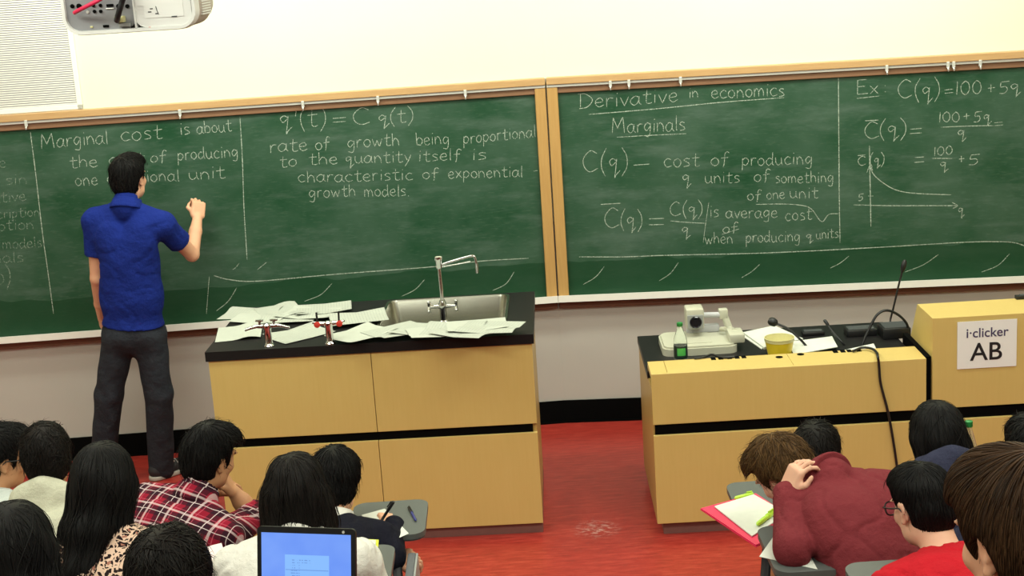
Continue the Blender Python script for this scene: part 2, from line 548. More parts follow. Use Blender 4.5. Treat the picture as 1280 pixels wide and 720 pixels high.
# ------------------------------------------------------------------ single-stroke chalk hand
G = {
 'a': (0.95, [[(.7, .85), (.4, 1), (.1, .7), (.05, .3), (.3, 0), (.6, .25), (.72, .9)], [(.74, .98), (.7, .3), (.88, 0)]]),
 'b': (0.9, [[(.1, 1.7), (.1, 0)], [(.1, .6), (.4, 1), (.75, .6), (.55, .05), (.1, .1)]]),
 'c': (0.85, [[(.7, .85), (.4, 1), (.08, .55), (.3, .02), (.74, .15)]]),
 'd': (0.95, [[(.65, .8), (.35, .95), (.05, .45), (.3, 0), (.65, .35)], [(.74, 1.7), (.7, .3), (.82, 0)]]),
 'e': (0.85, [[(.08, .5), (.62, .6), (.5, 1), (.15, .8), (.08, .35), (.35, 0), (.74, .2)]]),
 'f': (0.75, [[(.78, 1.45), (.55, 1.65), (.37, 1.3), (.3, .2), (.22, -.25)], [(.05, .85), (.68, .92)]]),
 'g': (0.9, [[(.65, .85), (.35, 1), (.08, .55), (.3, .12), (.66, .6)], [(.7, .98), (.66, 0), (.5, -.55), (.08, -.45)]]),
 'h': (0.9, [[(.12, 1.7), (.1, 0)], [(.1, .55), (.4, 1), (.66, .7), (.7, 0)]]),
 'i': (0.4, [[(.18, 1), (.15, 0)], [(.18, 1.42), (.24, 1.5)]]),
 'l': (0.4, [[(.2, 1.7), (.15, .2), (.22, 0)]]),
 'm': (1.25, [[(.1, 1), (.1, 0)], [(.1, .6), (.35, 1), (.52, .6), (.52, 0)], [(.52, .6), (.8, 1), (1.0, .6), (1.02, 0)]]),
 'n': (0.9, [[(.1, 1), (.1, 0)], [(.1, .6), (.4, 1), (.66, .6), (.7, 0)]]),
 'o': (0.85, [[(.4, 1), (.1, .7), (.1, .25), (.4, 0), (.68, .35), (.62, .8), (.36, 1)]]),
 'p': (0.9, [[(.14, 1), (.05, -.65)], [(.12, .7), (.42, 1), (.72, .6), (.42, .05), (.1, .2)]]),
 'q': (0.95, [[(.62, .85), (.38, 1.02), (.14, .75), (.28, .42), (.6, .72)], [(.66, 1.0), (.58, .2), (.48, -.62)], [(.48, -.62), (.62, -.35), (.9, .0)]]),
 'r': (0.72, [[(.12, 1), (.1, 0)], [(.1, .5), (.3, .95), (.62, .96)]]),
 's': (0.75, [[(.6, .9), (.32, 1), (.14, .75), (.5, .45), (.55, .15), (.08, .02)]]),
 't': (0.8, [[(.38, 1.55), (.32, .2), (.5, 0), (.72, .1)], [(.05, 1), (.72, 1.08)]]),
 'u': (0.92, [[(.08, 1), (.1, .3), (.35, 0), (.62, .3)], [(.68, 1), (.68, .2), (.84, 0)]]),
 'v': (0.8, [[(.05, 1), (.35, 0)], [(.35, 0), (.7, 1)]]),
 'w': (1.15, [[(.05, 1), (.3, 0)], [(.3, 0), (.52, .8)], [(.52, .8), (.75, 0)], [(.75, 0), (1.0, 1)]]),
 'x': (0.85, [[(.05, 1), (.7, 0)], [(.7, 1), (.05, 0)]]),
 'y': (0.85, [[(.08, 1), (.35, .2)], [(.72, 1), (.4, .1), (.05, -.6)]]),
 'C': (1.25, [[(1.05, 1.5), (.6, 1.75), (.12, 1.1), (.15, .4), (.55, 0), (1.1, .25)]]),
 'D': (1.25, [[(.2, 1.7), (.15, 0)], [(.0, 1.65), (.6, 1.6), (1.1, .9), (.7, .15), (.05, 0)]]),
 'E': (1.1, [[(.15, 1.7), (.12, 0)], [(.15, 1.7), (.9, 1.75)], [(.15, .9), (.75, .95)], [(.12, 0), (.95, .08)]]),
 'M': (1.6, [[(.1, 0), (.25, 1.75)], [(.25, 1.75), (.65, .5)], [(.65, .5), (1.2, 1.75)], [(1.2, 1.75), (1.35, 0)]]),
 '0': (1.0, [[(.5, 1.5), (.12, 1), (.15, .3), (.5, 0), (.82, .5), (.75, 1.2), (.45, 1.5)]]),
 '1': (0.5, [[(.3, 1.5), (.2, 0)]]),
 '5': (1.0, [[(.95, 1.5), (.3, 1.45)], [(.3, 1.45), (.22, .8)], [(.22, .8), (.65, .85), (.75, .4), (.5, .02), (.1, .05)]]),
 '(': (0.55, [[(.5, 1.9), (.15, 1.1), (.12, .3), (.35, -.45)]]),
 ')': (0.55, [[(.1, 1.9), (.42, 1.2), (.42, .3), (.05, -.5)]]),
 '=': (1.3, [[(.15, .85), (1.1, .9)], [(.15, .4), (1.1, .45)]]),
 '+': (1.1, [[(.15, .75), (.95, .8)], [(.55, 1.25), (.52, .25)]]),
 '-': (1.0, [[(.1, .7), (.9, .75)]]),
 ':': (0.5, [[(.2, .95), (.24, 1.0)], [(.2, .2), (.24, .25)]]),
 "'": (0.45, [[(.30, 1.75), (.25, 1.4), (.20, 1.0)]]),
 '.': (0.4, [[(.15, .0), (.22, .05)]]),
 ' ': (0.8, []),
}
class Chalk:
    """ribbons of chalk lying on one board face"""
    def __init__(s, board, o, n, mat='chalk'):
        s.mat = mat
        s.board, s.o, s.n = board, np.asarray(o, float), np.asarray(n, float)
        s.inv = np.array(board.matrix_world.inverted())
    def pt(s, u, v):
        p = on_plane(u, v, s.o, s.n) + s.n * 0.0012
        return s.inv[:3, :3] @ p + s.inv[:3, 3]
    def stroke(s, px, w=0.0046, n=6, jit=0.0):
        if len(px) == 2:
            (a, b), (c, d) = px
            px = [(a, b), ((a + c) / 2 + random.uniform(-1, 1) * jit, (b + d) / 2 + random.uniform(-1, 1) * jit), (c, d)]
        P = [s.pt(*q) for q in smooth_path(px, n)]
        L = []
        R = []
        for i, p in enumerate(P):
            t = P[min(i + 1, len(P) - 1)] - P[max(i - 1, 0)]
            l = math.hypot(t[0], t[2]) or 1e-6
            nn = np.array([-t[2] / l, 0, t[0] / l])
            ww = w * (0.5 if i in (0, len(P) - 1) else random.uniform(0.8, 1.15)) / 2
            L.append(s.m.bm.verts.new(p + nn * ww)); R.append(s.m.bm.verts.new(p - nn * ww))
        for i in range(len(P) - 1):
            s.m.bm.faces.new((L[i], R[i], R[i + 1], L[i + 1]))
    def line(s, px, w=0.0046, n=6):
        s.m = MB(); s.stroke(px, w * 0.82, n); s.m.build('chalk_line', 'chalk', s.board, fix=False)
    def text(s, txt, p0, p1, xh, up=(-0.06, -1.0), w=0.0039):
        s.m = MB()
        tot = sum(G[c][0] for c in txt)
        d = np.array(p1, float) - np.array(p0, float)
        ex = d / tot
        ey = np.array(up) * xh
        x = 0
        for c in txt:
            wd, st = G[c]
            dy = random.uniform(-.06, .06)
            for poly in st:
                q = [np.array(p0) + ex * (x + a + random.uniform(-.02, .02)) + ey * (b + dy + random.uniform(-.02, .02)) for a, b in poly]
                s.stroke([tuple(k) for k in q], w)
            x += wd
        s.m.build('chalk_word', s.mat, s.board, fix=False)
# ------------------------------------------------------------------ chalkboards
def chalkboard(label, WM, N, x0, x1, post, hooks):
    """local frame of its wall: x along the wall, y into it, z up"""
    t = thing('chalkboard', label, 'chalkboard')
    t.matrix_world = WM
    bpy.context.view_layer.update()
    zb, zt = 0.76, 1.94
    m = MB(); m.box((x0, -0.024, zb), (x1, -0.004, zt)); m.build('writing_surface', 'chalkboard_green', t)
    m = MB()
    m.box((x0, -0.062, 1.980), (x1, 0, 2.018), 0.003)
    m.build('top_rail', 'frame_oak', t)
    m = MB(); m.box((x0, -0.040, 1.930), (x1, 0, 1.980), 0.003); m.build('rail_face', 'rail_brown', t)
    m = MB(); m.box((x0, -0.054, 1.964), (x1, -0.040, 1.979), 0.003); mr = m.build('map_rail', 'aluminium', t)
    for px in hooks:
        q = WM.inverted() @ Vector(on_plane(px[0], px[1], BEND, N))
        m = MB()
        m.box((q.x - 0.008, -0.068, 1.950), (q.x + 0.008, -0.054, 1.984), 0.002)
        m.tube([(q.x, -0.064, 1.955), (q.x, -0.070, 1.943), (q.x, -0.078, 1.937), (q.x, -0.082, 1.947)], 0.004, 6)
        m.build('hook', 'aluminium', mr)
    m = MB()
    m.prism([(-0.092, 0.748), (-0.092, 0.786), (-0.086, 0.786), (-0.082, 0.768), (0, 0.768), (0, 0.748)], x0, x1, 'x')
    m.build('chalk_tray', 'tray_paint', t)
    m = MB(); m.box((x0, -0.036, 0.700), (x1, 0, 0.748), 0.003); m.build('bottom_rail', 'shaded_oak', t)
    m = MB(); m.box((post[0], -0.05, 0.766), (post[1], 0, 1.99), 0.004); m.build('post', 'post_oak', t)
    return t
HL = [(36, 150), (227, 137), (379.5, 126.7), (472.5, 119), (581, 111)]
HR = [(763, 101), (786, 100), (850, 95.5), (1106, 81), (1182, 78), (1189, 77.5), (1222, 75)]
board_l = chalkboard('long green chalkboard on the left with notes on growth models and marginal cost', WM1, N1, -5.15, -0.007, (-0.066, -0.007), HL)
board_r = chalkboard('green chalkboard on the right headed Derivative in economics', WM2, N2, 0.007, 5.05, (0.007, 0.066), HR)
def surf(N):
    return BEND + N * 0.024
def U(a, b):
    return (a, b)
def write_left():
    c = Chalk(board_l, surf(N1), N1)
    up = (-0.10, -1)
    c.text('Marginal', (51, 186), (137, 179), 10.5, up); c.text('cost', (151, 177), (205, 173), 11, up)
    c.text('is', (225, 168.5), (239, 167.5), 9.5, up); c.text('about', (246, 167), (291, 164), 9, up)
    c.text('the', (87, 210), (124, 208), 9, up); c.text('cost', (136, 206), (183, 204), 9, up); c.text('of', (188, 203), (209, 201), 8.5, up); c.text('producing', (222, 200.5), (299, 196), 9, up)
    c.text('one', (94, 232), (124, 231), 9.5, up); c.text('additional', (134, 229), (226, 226), 9, up); c.text('unit', (236, 225), (283, 222), 9.5, up)
    c = Chalk(board_l, surf(N1), N1)
    up = (-0.06, -1)
    c.text("q'(t)", (349, 160), (409, 157), 14, up); c.text('=', (414, 157), (436, 156), 11, up); c.text('C', (441, 156), (466, 155), 12, up); c.text('q(t)', (472, 155), (518, 152), 10.5, up)
    c.text('rate', (337, 191), (386, 188), 10, up); c.text('of', (394, 187), (413, 186), 9, up); c.text('growth', (434, 185), (501, 182), 9.5, up); c.text('being', (520, 182), (563, 180), 9.5, up); c.text('proportional', (579, 180), (671, 171), 9, up)
    c.text('to', (349, 209), (373, 208), 9, up); c.text('the', (386, 206), (424, 205), 9, up); c.text('quantity', (431, 205), (516, 202), 9, up); c.text('itself', (523, 202), (577, 200), 8.5, up); c.text('is', (590, 200), (610, 199), 9, up)
    c.text('characteristic', (372, 228), (518, 225), 9, up); c.text('of', (528, 224), (549, 223), 8.5, up); c.text('exponential', (560, 223), (655, 221), 8.5, up); c.line([(667, 214), (672, 213)])
    c.text('growth', (386, 247), (446, 245), 9, up); c.text('models.', (455, 246), (513, 245), 9, up)
    c = Chalk(board_l, surf(N1), N1, 'chalk_faint')
    up = (-0.10, -1)
    c.text('e', (-1, 209), (9, 209), 8, up); c.text('sin', (7, 231), (36, 230), 8, up); c.text('native', (-20, 254), (34, 251), 8, up); c.text('description', (-27, 275), (51, 270), 7.5, up)
    c.text('notion', (-13, 289), (44, 286), 8, up); c.text('th models', (-22, 312), (54, 309), 8, up); c.text('signals', (-35, 330), (31, 327), 8, up); c.text('o)', (-4, 356), (15, 354), 13, up)
    c = Chalk(board_l, surf(N1), N1)
    c.line([(38, 165), (45, 220), (53, 290), (60, 340), (67, 392)], 0.0055)
    c.line([(300, 146), (303, 200), (305, 260), (309, 325)], 0.0055)
    P = lambda x, y: (x / 2.769 + 240, y / 2.769 + 300)
    c.line([P(*q) for q in ((75, 123), (130, 137), (230, 142), (500, 118), (840, 92), (1000, 73), (1165, 63))], 0.0065)
    c.line([P(60, 125), P(55, 190), P(50, 255)], 0.004)
    for a, b, k in (((85, 245), (155, 165), 6), ((390, 212), (485, 150), 8), ((725, 195), (805, 137), 6), ((1040, 175), (1115, 110), 9)):
        mid = ((a[0] + b[0]) / 2 + k, (a[1] + b[1]) / 2 + k)
        c.line([P(*a), P(*mid), P(*b)], 0.0045)
    c.line([(291, 337), (295, 334), (299, 329)], 0.004); c.line([(322, 337), (328, 332), (333, 328)], 0.004)
def write_right():
    up = (-0.03, -1)
    c = Chalk(board_r, surf(N2), N2)
    c.text('Derivative', (723, 136), (849, 127), 11, up); c.text('in', (861, 123), (874, 122), 8, up); c.text('economics', (889, 123), (982, 120), 10, up)
    c.line([(736, 143), (820, 136), (900, 128), (980, 122)], 0.0055)
    c.text('Marginals', (764, 167), (858, 163), 11, up); c.line([(771, 171.5), (815, 169), (858, 167)], 0.005)
    c = Chalk(board_r, surf(N2), N2)
    c.text('C(q)', (728, 215), (786, 213), 15, up); c.line([(792, 206.5), (812, 205)], 0.005)
    c.text('cost', (829, 209), (876, 208), 10.5, up); c.text('of', (888, 207), (912, 206), 10, up); c.text('producing', (927, 207), (1017, 205), 9.5, up)
    c.text('q', (852, 229), (865, 229), 10.5, up); c.text('units', (881, 229), (926, 228), 9, up); c.text('of', (942, 227), (963, 226), 9, up); c.text('something', (969, 229), (1043, 228), 8.5, up)
    c.text('of', (934, 251), (952, 250), 8, up); c.text('one', (958, 249), (982, 248), 8, up); c.text('unit', (987, 248), (1024, 247), 8.5, up)
    c.line([(945, 255.5), (980, 255), (1004, 257), (1015, 262), (1027, 277), (1036, 268), (1049, 267)], 0.005)
    c.text('C', (755, 285), (777, 284), 14, up); c.line([(751, 255.5), (776, 254)], 0.006); c.text('(q)', (775, 284), (804, 283), 12, up)
    c.line([(811, 273.5), (830, 273)], 0.0055); c.line([(811, 281), (830, 280.5)], 0.0055)
    c.text('C(q)', (837, 270), (879, 268), 10, up); c.line([(837.5, 276), (860, 278), (881, 279)], 0.0055); c.text('q', (851, 294), (864, 294), 9.5, up)
    c.line([(886, 253), (882, 280), (879, 303)], 0.004)
    c.text('is', (887, 272), (900, 271), 9.5, up); c.text('average', (907, 273), (973, 272), 9, up); c.text('cost', (981, 276), (1016, 274), 9, up)
    c.text('when', (881, 305), (917, 304), 8.5, up); c.text('of', (903, 292), (923, 290), 7.5, up); c.line([(902, 293), (924, 286)], 0.004)
    c.text('producing', (932, 303), (1001, 302), 8.5, up); c.text('q', (1007, 300), (1017, 300), 7, up); c.text('units', (1020, 299), (1049, 297), 7.5, up)
    c = Chalk(board_r, surf(N2), N2)
    c.text('Ex', (1070, 118), (1100, 117), 10.5, up); c.text(':', (1104, 117), (1110, 117), 10, up); c.line([(1071, 123), (1099, 120)], 0.005)
    c.text('C(q)', (1122, 123), (1176, 121), 13, up); c.text('=', (1179, 120), (1194, 119), 9, up); c.text('100', (1193, 119), (1229, 117), 11.5, up); c.text('+', (1232, 118), (1246, 117), 10, up); c.text('5', (1247, 117), (1263, 116), 10, up); c.text('q', (1262, 116), (1277, 115), 10, up)
    c.text('C', (1080, 173), (1101, 172), 12, up); c.line([(1081, 151), (1098, 150)], 0.006); c.text('(q)', (1099, 171), (1134, 169), 12, up)
    c.line([(1137, 161.5), (1152, 160.5)], 0.005); c.line([(1137, 167), (1152, 166)], 0.005)
    c.text('100', (1172, 153), (1201, 152), 8.5, up); c.text('+', (1203, 152), (1214, 151), 8, up); c.text('5q', (1216, 153), (1240, 151), 8.5, up)
    c.line([(1176, 159), (1210, 157.5), (1242, 157)], 0.0055); c.line([(1243, 153.5), (1253, 152.5)], 0.004); c.line([(1243, 157), (1254, 156)], 0.004); c.text('q', (1196, 172), (1209, 171), 9, up)
    c.line([(1143, 197), (1155, 196)], 0.005); c.line([(1143, 203), (1155, 202)], 0.005)
    c.text('100', (1166, 195), (1192, 193), 7.5, up); c.line([(1165, 198), (1190, 198)], 0.005); c.text('q', (1174, 211), (1186, 211), 8, up)
    c.text('+', (1197, 205), (1207, 204), 8, up); c.text('5', (1209, 206), (1226, 205), 8.5, up)
    c = Chalk(board_r, surf(N2), N2)
    c.text('C', (1072, 207), (1084, 206), 6.5, up); c.line([(1072, 194.5), (1082, 193.5)], 0.005); c.text('(q)', (1087, 206), (1106, 205), 8, up)
    c.line([(1086.7, 182), (1087.3, 215), (1088, 250), (1088.6, 283)], 0.0065)
    c.line([(1083.5, 216), (1086, 209), (1088, 206)], 0.0045); c.line([(1087.5, 206), (1091, 213)], 0.0045)
    c.line([(1067, 256), (1110, 257), (1160, 257), (1197, 257)], 0.006); c.line([(1190, 253), (1197, 257), (1191, 260.5)], 0.0045)
    c.line([(1087.5, 206), (1092, 218), (1106, 230), (1122, 238), (1145, 241.7), (1189, 243.5)], 0.006)
    c.text('5', (1072, 251), (1080, 250), 5.5, up); c.line([(1085, 245), (1092, 245)], 0.004); c.text('q', (1197, 268), (1206, 268), 8, up)
    c = Chalk(board_r, surf(N2), N2)
    c.line([(1048, 97), (1048.5, 170), (1049, 240), (1050, 303)], 0.006)
    c.line([(724, 321), (780, 321), (835, 319), (960, 316), (1100, 309), (1200, 303), (1244, 302), (1266, 303), (1280, 307), (1292, 313)], 0.0065)
    for a, b, k in (((729, 355.5), (755.5, 333), 2), ((824, 351), (848, 328), 2), ((927, 347), (950, 330), 1), ((1038, 335), (1061, 320), 1), ((1131, 340), (1173, 318), 2), ((1227, 340), (1262, 317), 3)):
        c.line([a, ((a[0] + b[0]) / 2 + k, (a[1] + b[1]) / 2 + k), b], 0.0045)
write_left(); write_right()

# ------------------------------------------------------------------ demonstration bench
BO, BR = np.array([-1.449, 6.545, 0]), -0.0368
BW, BD, BH = 1.535, 0.839, 0.9936
def loc_in(p, o, r):
    d = np.asarray(p, float) - o
    c, s = math.cos(r), math.sin(r)
    return np.array([c * d[0] + s * d[1], -s * d[0] + c * d[1], d[2]])
def out_of(p, o, r):
    c, s = math.cos(r), math.sin(r)
    return np.array([o[0] + c * p[0] - s * p[1], o[1] + s * p[0] + c * p[1], p[2]])
def bench_px(u, v, z=BH):
    return loc_in(at_z(u, v, z), BO, BR)
SINK = [bench_px(487, 377), bench_px(635, 367), bench_px(478, 408)]
SX0, SX1, SY1 = SINK[0][0], SINK[1][0], SINK[0][1]
SY0 = SINK[2][1] - 0.03
def bench():
    t = thing('demonstration_bench', 'maple demonstration bench with black worktop and steel sink before the left chalkboard', 'bench', BO, BR)
    m = MB(); m.box((0.012, 0.03, 0.05), (BW - 0.012, BD - 0.02, BH - 0.2)); m.box((0.012, 0.03, BH - 0.2), (0.03, BD - 0.02, BH - 0.047)); m.box((BW - 0.03, 0.03, BH - 0.2), (BW - 0.012, BD - 0.02, BH - 0.047)); m.build('cabinet_body', 'maple_side', t)
    for x0, x1 in ((0.010, 0.7705), (0.7735, BW - 0.010)):
        m = MB(); m.box((x0, 0.010, 0.556), (x1, 0.03, BH - 0.046), 0.0015); m.build('upper_panel', 'maple', t)
        m = MB(); m.box((x0, 0.010, 0.055), (x1, 0.03, 0.512), 0.0015); m.build('lower_panel', 'maple', t)
    m = MB(); m.box((0.013, 0.022, 0.512), (BW - 0.030, 0.032, 0.556)); m.build('reveal_band', 'reveal_black', t)
    m = MB(); m.box((0.03, 0.03, 0), (BW - 0.012, BD - 0.03, 0.055)); m.build('toe_kick', 'toe_kick', t)
    m = MB()
    z0, z1 = BH - 0.046, BH
    m.box((0, 0, z0), (SX0, BD, z1)); m.box((SX1, 0, z0), (BW, BD, z1)); m.box((SX0, 0, z0), (SX1, SY0, z1)); m.box((SX0, SY1, z0), (SX1, BD, z1))
    m.build('worktop', 'black_laminate', t)
    # sink: rolled rim and a basin with sloped, rounded walls
    m = MB()
    rings = []
    W, D = SX1 - SX0, SY1 - SY0
    cx, cy = (SX0 + SX1) / 2, (SY0 + SY1) / 2
    for dw, z, r in ((0.022, 0.001, 0.05), (0.020, 0.006, 0.05), (-0.006, 0.006, 0.045), (-0.016, -0.004, 0.04), (-0.05, -0.16, 0.05), (-0.10, -0.185, 0.05), (-0.20, -0.19, 0.04)):
        rings.append([m.bm.verts.new((p[0], p[1], BH + z)) for p in rrect(W + dw, D + dw, r, 5, cx, cy)])
    for a, b in zip(rings, rings[1:]):
        for k in range(len(a)):
            m.bm.faces.new((a[k], a[(k + 1) % len(a)], b[(k + 1) % len(a)], b[k]))
    m.bm.faces.new(rings[-1])
    sk = m.build('sink', 'stainless', t, smooth=True)
    m = MB(); m.lathe([(0.001, BH - 0.1885), (0.035, BH - 0.1885), (0.038, BH - 0.186), (0.03, BH - 0.184), (0.001, BH - 0.184)], 20, Matrix.Translation((cx, cy, 0))); m.build('drain', 'chrome', sk, smooth=True)
    return t
bench()
def faucet():
    b = at_z(555, 405, BH)
    t = thing('faucet', 'tall chrome gooseneck lab faucet with cross handles standing in front of the sink', 'faucet', b, BR)
    Y = b[1]
    L = lambda u, v, dy=0: Vector(at_y(u, v, Y + dy)) - Vector(b)
    m = MB(); m.lathe([(0.03, 0), (0.032, 0.006), (0.024, 0.014), (0.0165, 0.022), (0.0165, 0.075), (0.02, 0.08), (0.02, 0.10), (0.013, 0.115), (0.012, 0.12)], 20); m.build('body', 'chrome', t, smooth=True)
    top = L(548, 323)
    m = MB(); m.tube([(0, 0, 0.11), (0, 0.0, 0.16), (top.x * 0.7, 0, top.z * 0.75), (top.x, 0, top.z - 0.02)], 0.0085, 12)
    m.lathe([(0.012, -0.05), (0.015, -0.045), (0.015, -0.012), (0.019, -0.006), (0.019, 0.008), (0.012, 0.012)], 16, Matrix.Translation(top)); m.build('riser', 'chrome', t, smooth=True)
    e0, e1, e2 = L(551, 331), L(575, 323.5), L(590, 320.5)
    m = MB(); m.tube(smooth_path([e0, e1, e2 + Vector((0, 0, .003)), L(594, 322.5), L(595.5, 330)], 6), 0.0062, 10)
    m.tube([L(551, 334), L(572, 330), L(588, 326.5)], 0.003, 8)
    m.build('spout', 'chrome', t, smooth=True)
    a = L(595.5, 329)
    prof = []
    for k in range(6):
        prof += [(0.0085, -0.008 * k), (0.0055, -0.008 * k - 0.0075)]
    m = MB(); m.lathe(prof[::-1], 12, Matrix.Translation(a)); m.build('hose_barb', 'chrome', t, smooth=True)
    for s in (-1, 1):
        m = MB()
        m.tube([(0, 0, 0.088), (s * 0.04, 0, 0.088)], 0.011, 12)
        m.tube([(s * 0.04, 0, 0.088), (s * 0.062, -0.004, 0.088)], 0.009, 12)
        for k in range(4):
            an = k * math.pi / 2 + 0.5
            m.tube([(s * 0.064, 0, 0.088), (s * 0.066, 0.03 * math.cos(an), 0.088 + 0.03 * math.sin(an))], [0.007, 0.0055], 8)
            m.sphere((s * 0.066, 0.031 * math.cos(an), 0.088 + 0.031 * math.sin(an)), 0.0075, u=10, v=6)
        m.build('handle', 'chrome', t, smooth=True)
faucet()
def gas_tap(u, v, label, red):
    b = at_z(u, v, BH)
    t = thing('gas_tap', label, 'gas tap', b, BR)
    m = MB(); m.lathe([(0.026, 0), (0.026, 0.006), (0.02, 0.012), (0.0185, 0.02), (0.0175, 0.085), (0.021, 0.09), (0.021, 0.105), (0.012, 0.112)], 20); m.build('turret', 'chrome', t, smooth=True)
    for s in (-1, 1):
        m = MB()
        m.tube([(0, 0, 0.098), (s * 0.045, 0.004, 0.100)], 0.011, 12)
        if not red:
            m.tube([(s * 0.045, 0.004, 0.100), (s * 0.075, 0.0, 0.094), (s * 0.105, -0.004, 0.086)], [0.009, 0.0075, 0.0045], 12)
            for k in range(5):
                m.lathe([(0.006, -0.003), (0.0095, 0), (0.006, 0.003)], 10, Matrix.Translation((s * (0.07 + 0.008 * k), 0, 0.0955 - 0.0022 * k)) @ Matrix.Rotation(math.pi / 2, 4, 'Y'))
        else:
            m.tube([(s * 0.045, 0.004, 0.100), (s * 0.075, 0.0, 0.108)], [0.009, 0.006], 12)
        nz = m.build('nozzle', 'chrome', t, smooth=True)
        m = MB()
        if red:
            m.tube([(s * 0.050, -0.004, 0.10), (s * 0.052, 0, 0.155)], [0.005, 0.0045], 8); h = m.build('lever', 'black_plastic', t, smooth=True)
            m = MB(); m.lathe([(0.006, -0.006), (0.014, -0.004), (0.015, 0.006), (0.006, 0.009)], 14, Matrix.Translation((s * 0.052, -0.004, 0.098)) @ Matrix.Rotation(math.pi / 2, 4, 'X')); m.build('valve_cap', 'red_plastic', t, smooth=True)
        else:
            m.tube([(s * 0.032, 0, 0.105), (s * 0.034, 0, 0.125)], 0.007, 10); m.box((s * 0.034 - 0.018, -0.005, 0.122), (s * 0.034 + 0.018, 0.005, 0.131), 0.002)
            m.build('lever', 'chrome', t, smooth=True)
gas_tap(336.5, 433, 'chrome double gas tap with chrome nozzles at the left end of the black worktop', False)
gas_tap(413, 430, 'chrome double gas tap with red valve caps and upright black levers', True)

_zs = [0]
def sheet(u, v, ang, label, group, w=0.216, h=0.279, mat='written_paper', z=None, curl=0.006, base=None, thick=0.0006):
    """one loose sheet of paper, slightly curled; (u,v) where its middle lies"""
    zz = z
    p = at_z(u, v, zz)
    me = MB()
    n = 8
    ph = random.uniform(0, 6)
    rows = []
    for i in range(n + 1):
        row = []
        for j in range(n + 1):
            x = (i / n - .5) * w; y = (j / n - .5) * h
            dz = curl * (max(0, math.sin(ph + 5 * (i / n))) * abs(j / n - .5) * 1.6)
            row.append(me.bm.verts.new((x, y, dz)))
        rows.append(row)
    fs = []
    for i in range(n):
        for j in range(n):
            fs.append(me.bm.faces.new((rows[i][j], rows[i + 1][j], rows[i + 1][j + 1], rows[i][j + 1])))
    r = bmesh.ops.extrude_face_region(me.bm, geom=fs)
    bmesh.ops.translate(me.bm, vec=(0, 0, thick), verts=[g for g in r['geom'] if isinstance(g, bmesh.types.BMVert)])
    o = me.build('paper_sheet', mat, None, smooth=False)
    o.location = tuple(p); o.rotation_euler = (0, 0, ang)
    return tag(o, label, 'paper', group)
def papers():
    zt = BH + 0.002
    G1, G2 = 'loose sheets beside the gas taps', 'loose sheets in front of the sink'
    S = [ # u, v, angle, label, group
        (299, 416, 0.12, 'sheet of paper at the front left corner of the black worktop', G1),
        (374, 417.5, -0.9, 'sheet of paper between the two gas taps', G1),
        (313, 392, 1.35, 'leftmost sheet of the back pile of papers, on the worktop edge', G1),
        (328, 397, 1.1, 'sheet in the back pile of papers, just behind the left gas tap', G1),
        (350, 389, 0.35, 'rearmost sheet of the back pile of papers, its corner raised highest', G1),
        (362, 396, 1.5, 'topmost sheet of the back pile of papers', G1),
        (386, 392, 1.2, 'sheet in the back pile of papers, behind the right gas tap', G1),
        (405, 386, 1.68, 'sheet sticking out at the right end of the back pile of papers', G1),
        (448, 397, 1.75, 'single sheet lying between the back pile of papers and the sink', G1),
        (452, 417, -0.75, 'leftmost sheet of the row in front of the sink', G2),
        (497, 413, -0.95, 'second sheet of the row in front of the sink, below the left rim', G2),
        (530, 412, 1.2, 'sheet below the faucet at the left of the overlapping heap', G2),
        (548, 414, 1.75, 'sheet lying right at the foot of the faucet', G2),
        (567, 411, 1.35, 'sheet in the middle of the overlapping heap in front of the sink', G2),
        (583, 414, 1.0, 'sheet whose corner points to the front edge in the overlapping heap', G2),
        (596, 407, 1.62, 'topmost sheet of the overlapping heap in front of the sink', G2),
        (613, 409, 1.25, 'rightmost sheet of the overlapping heap, its corner pointing right', G2),
    ]
    for k, (u, v, a, l, g) in enumerate(S):
        sheet(u, v, a, l, g, z=zt + 0.0022 * k + (0.006 if k > 11 else 0), curl=0.016, mat='written_paper' if k % 3 else 'bench_paper')
papers()

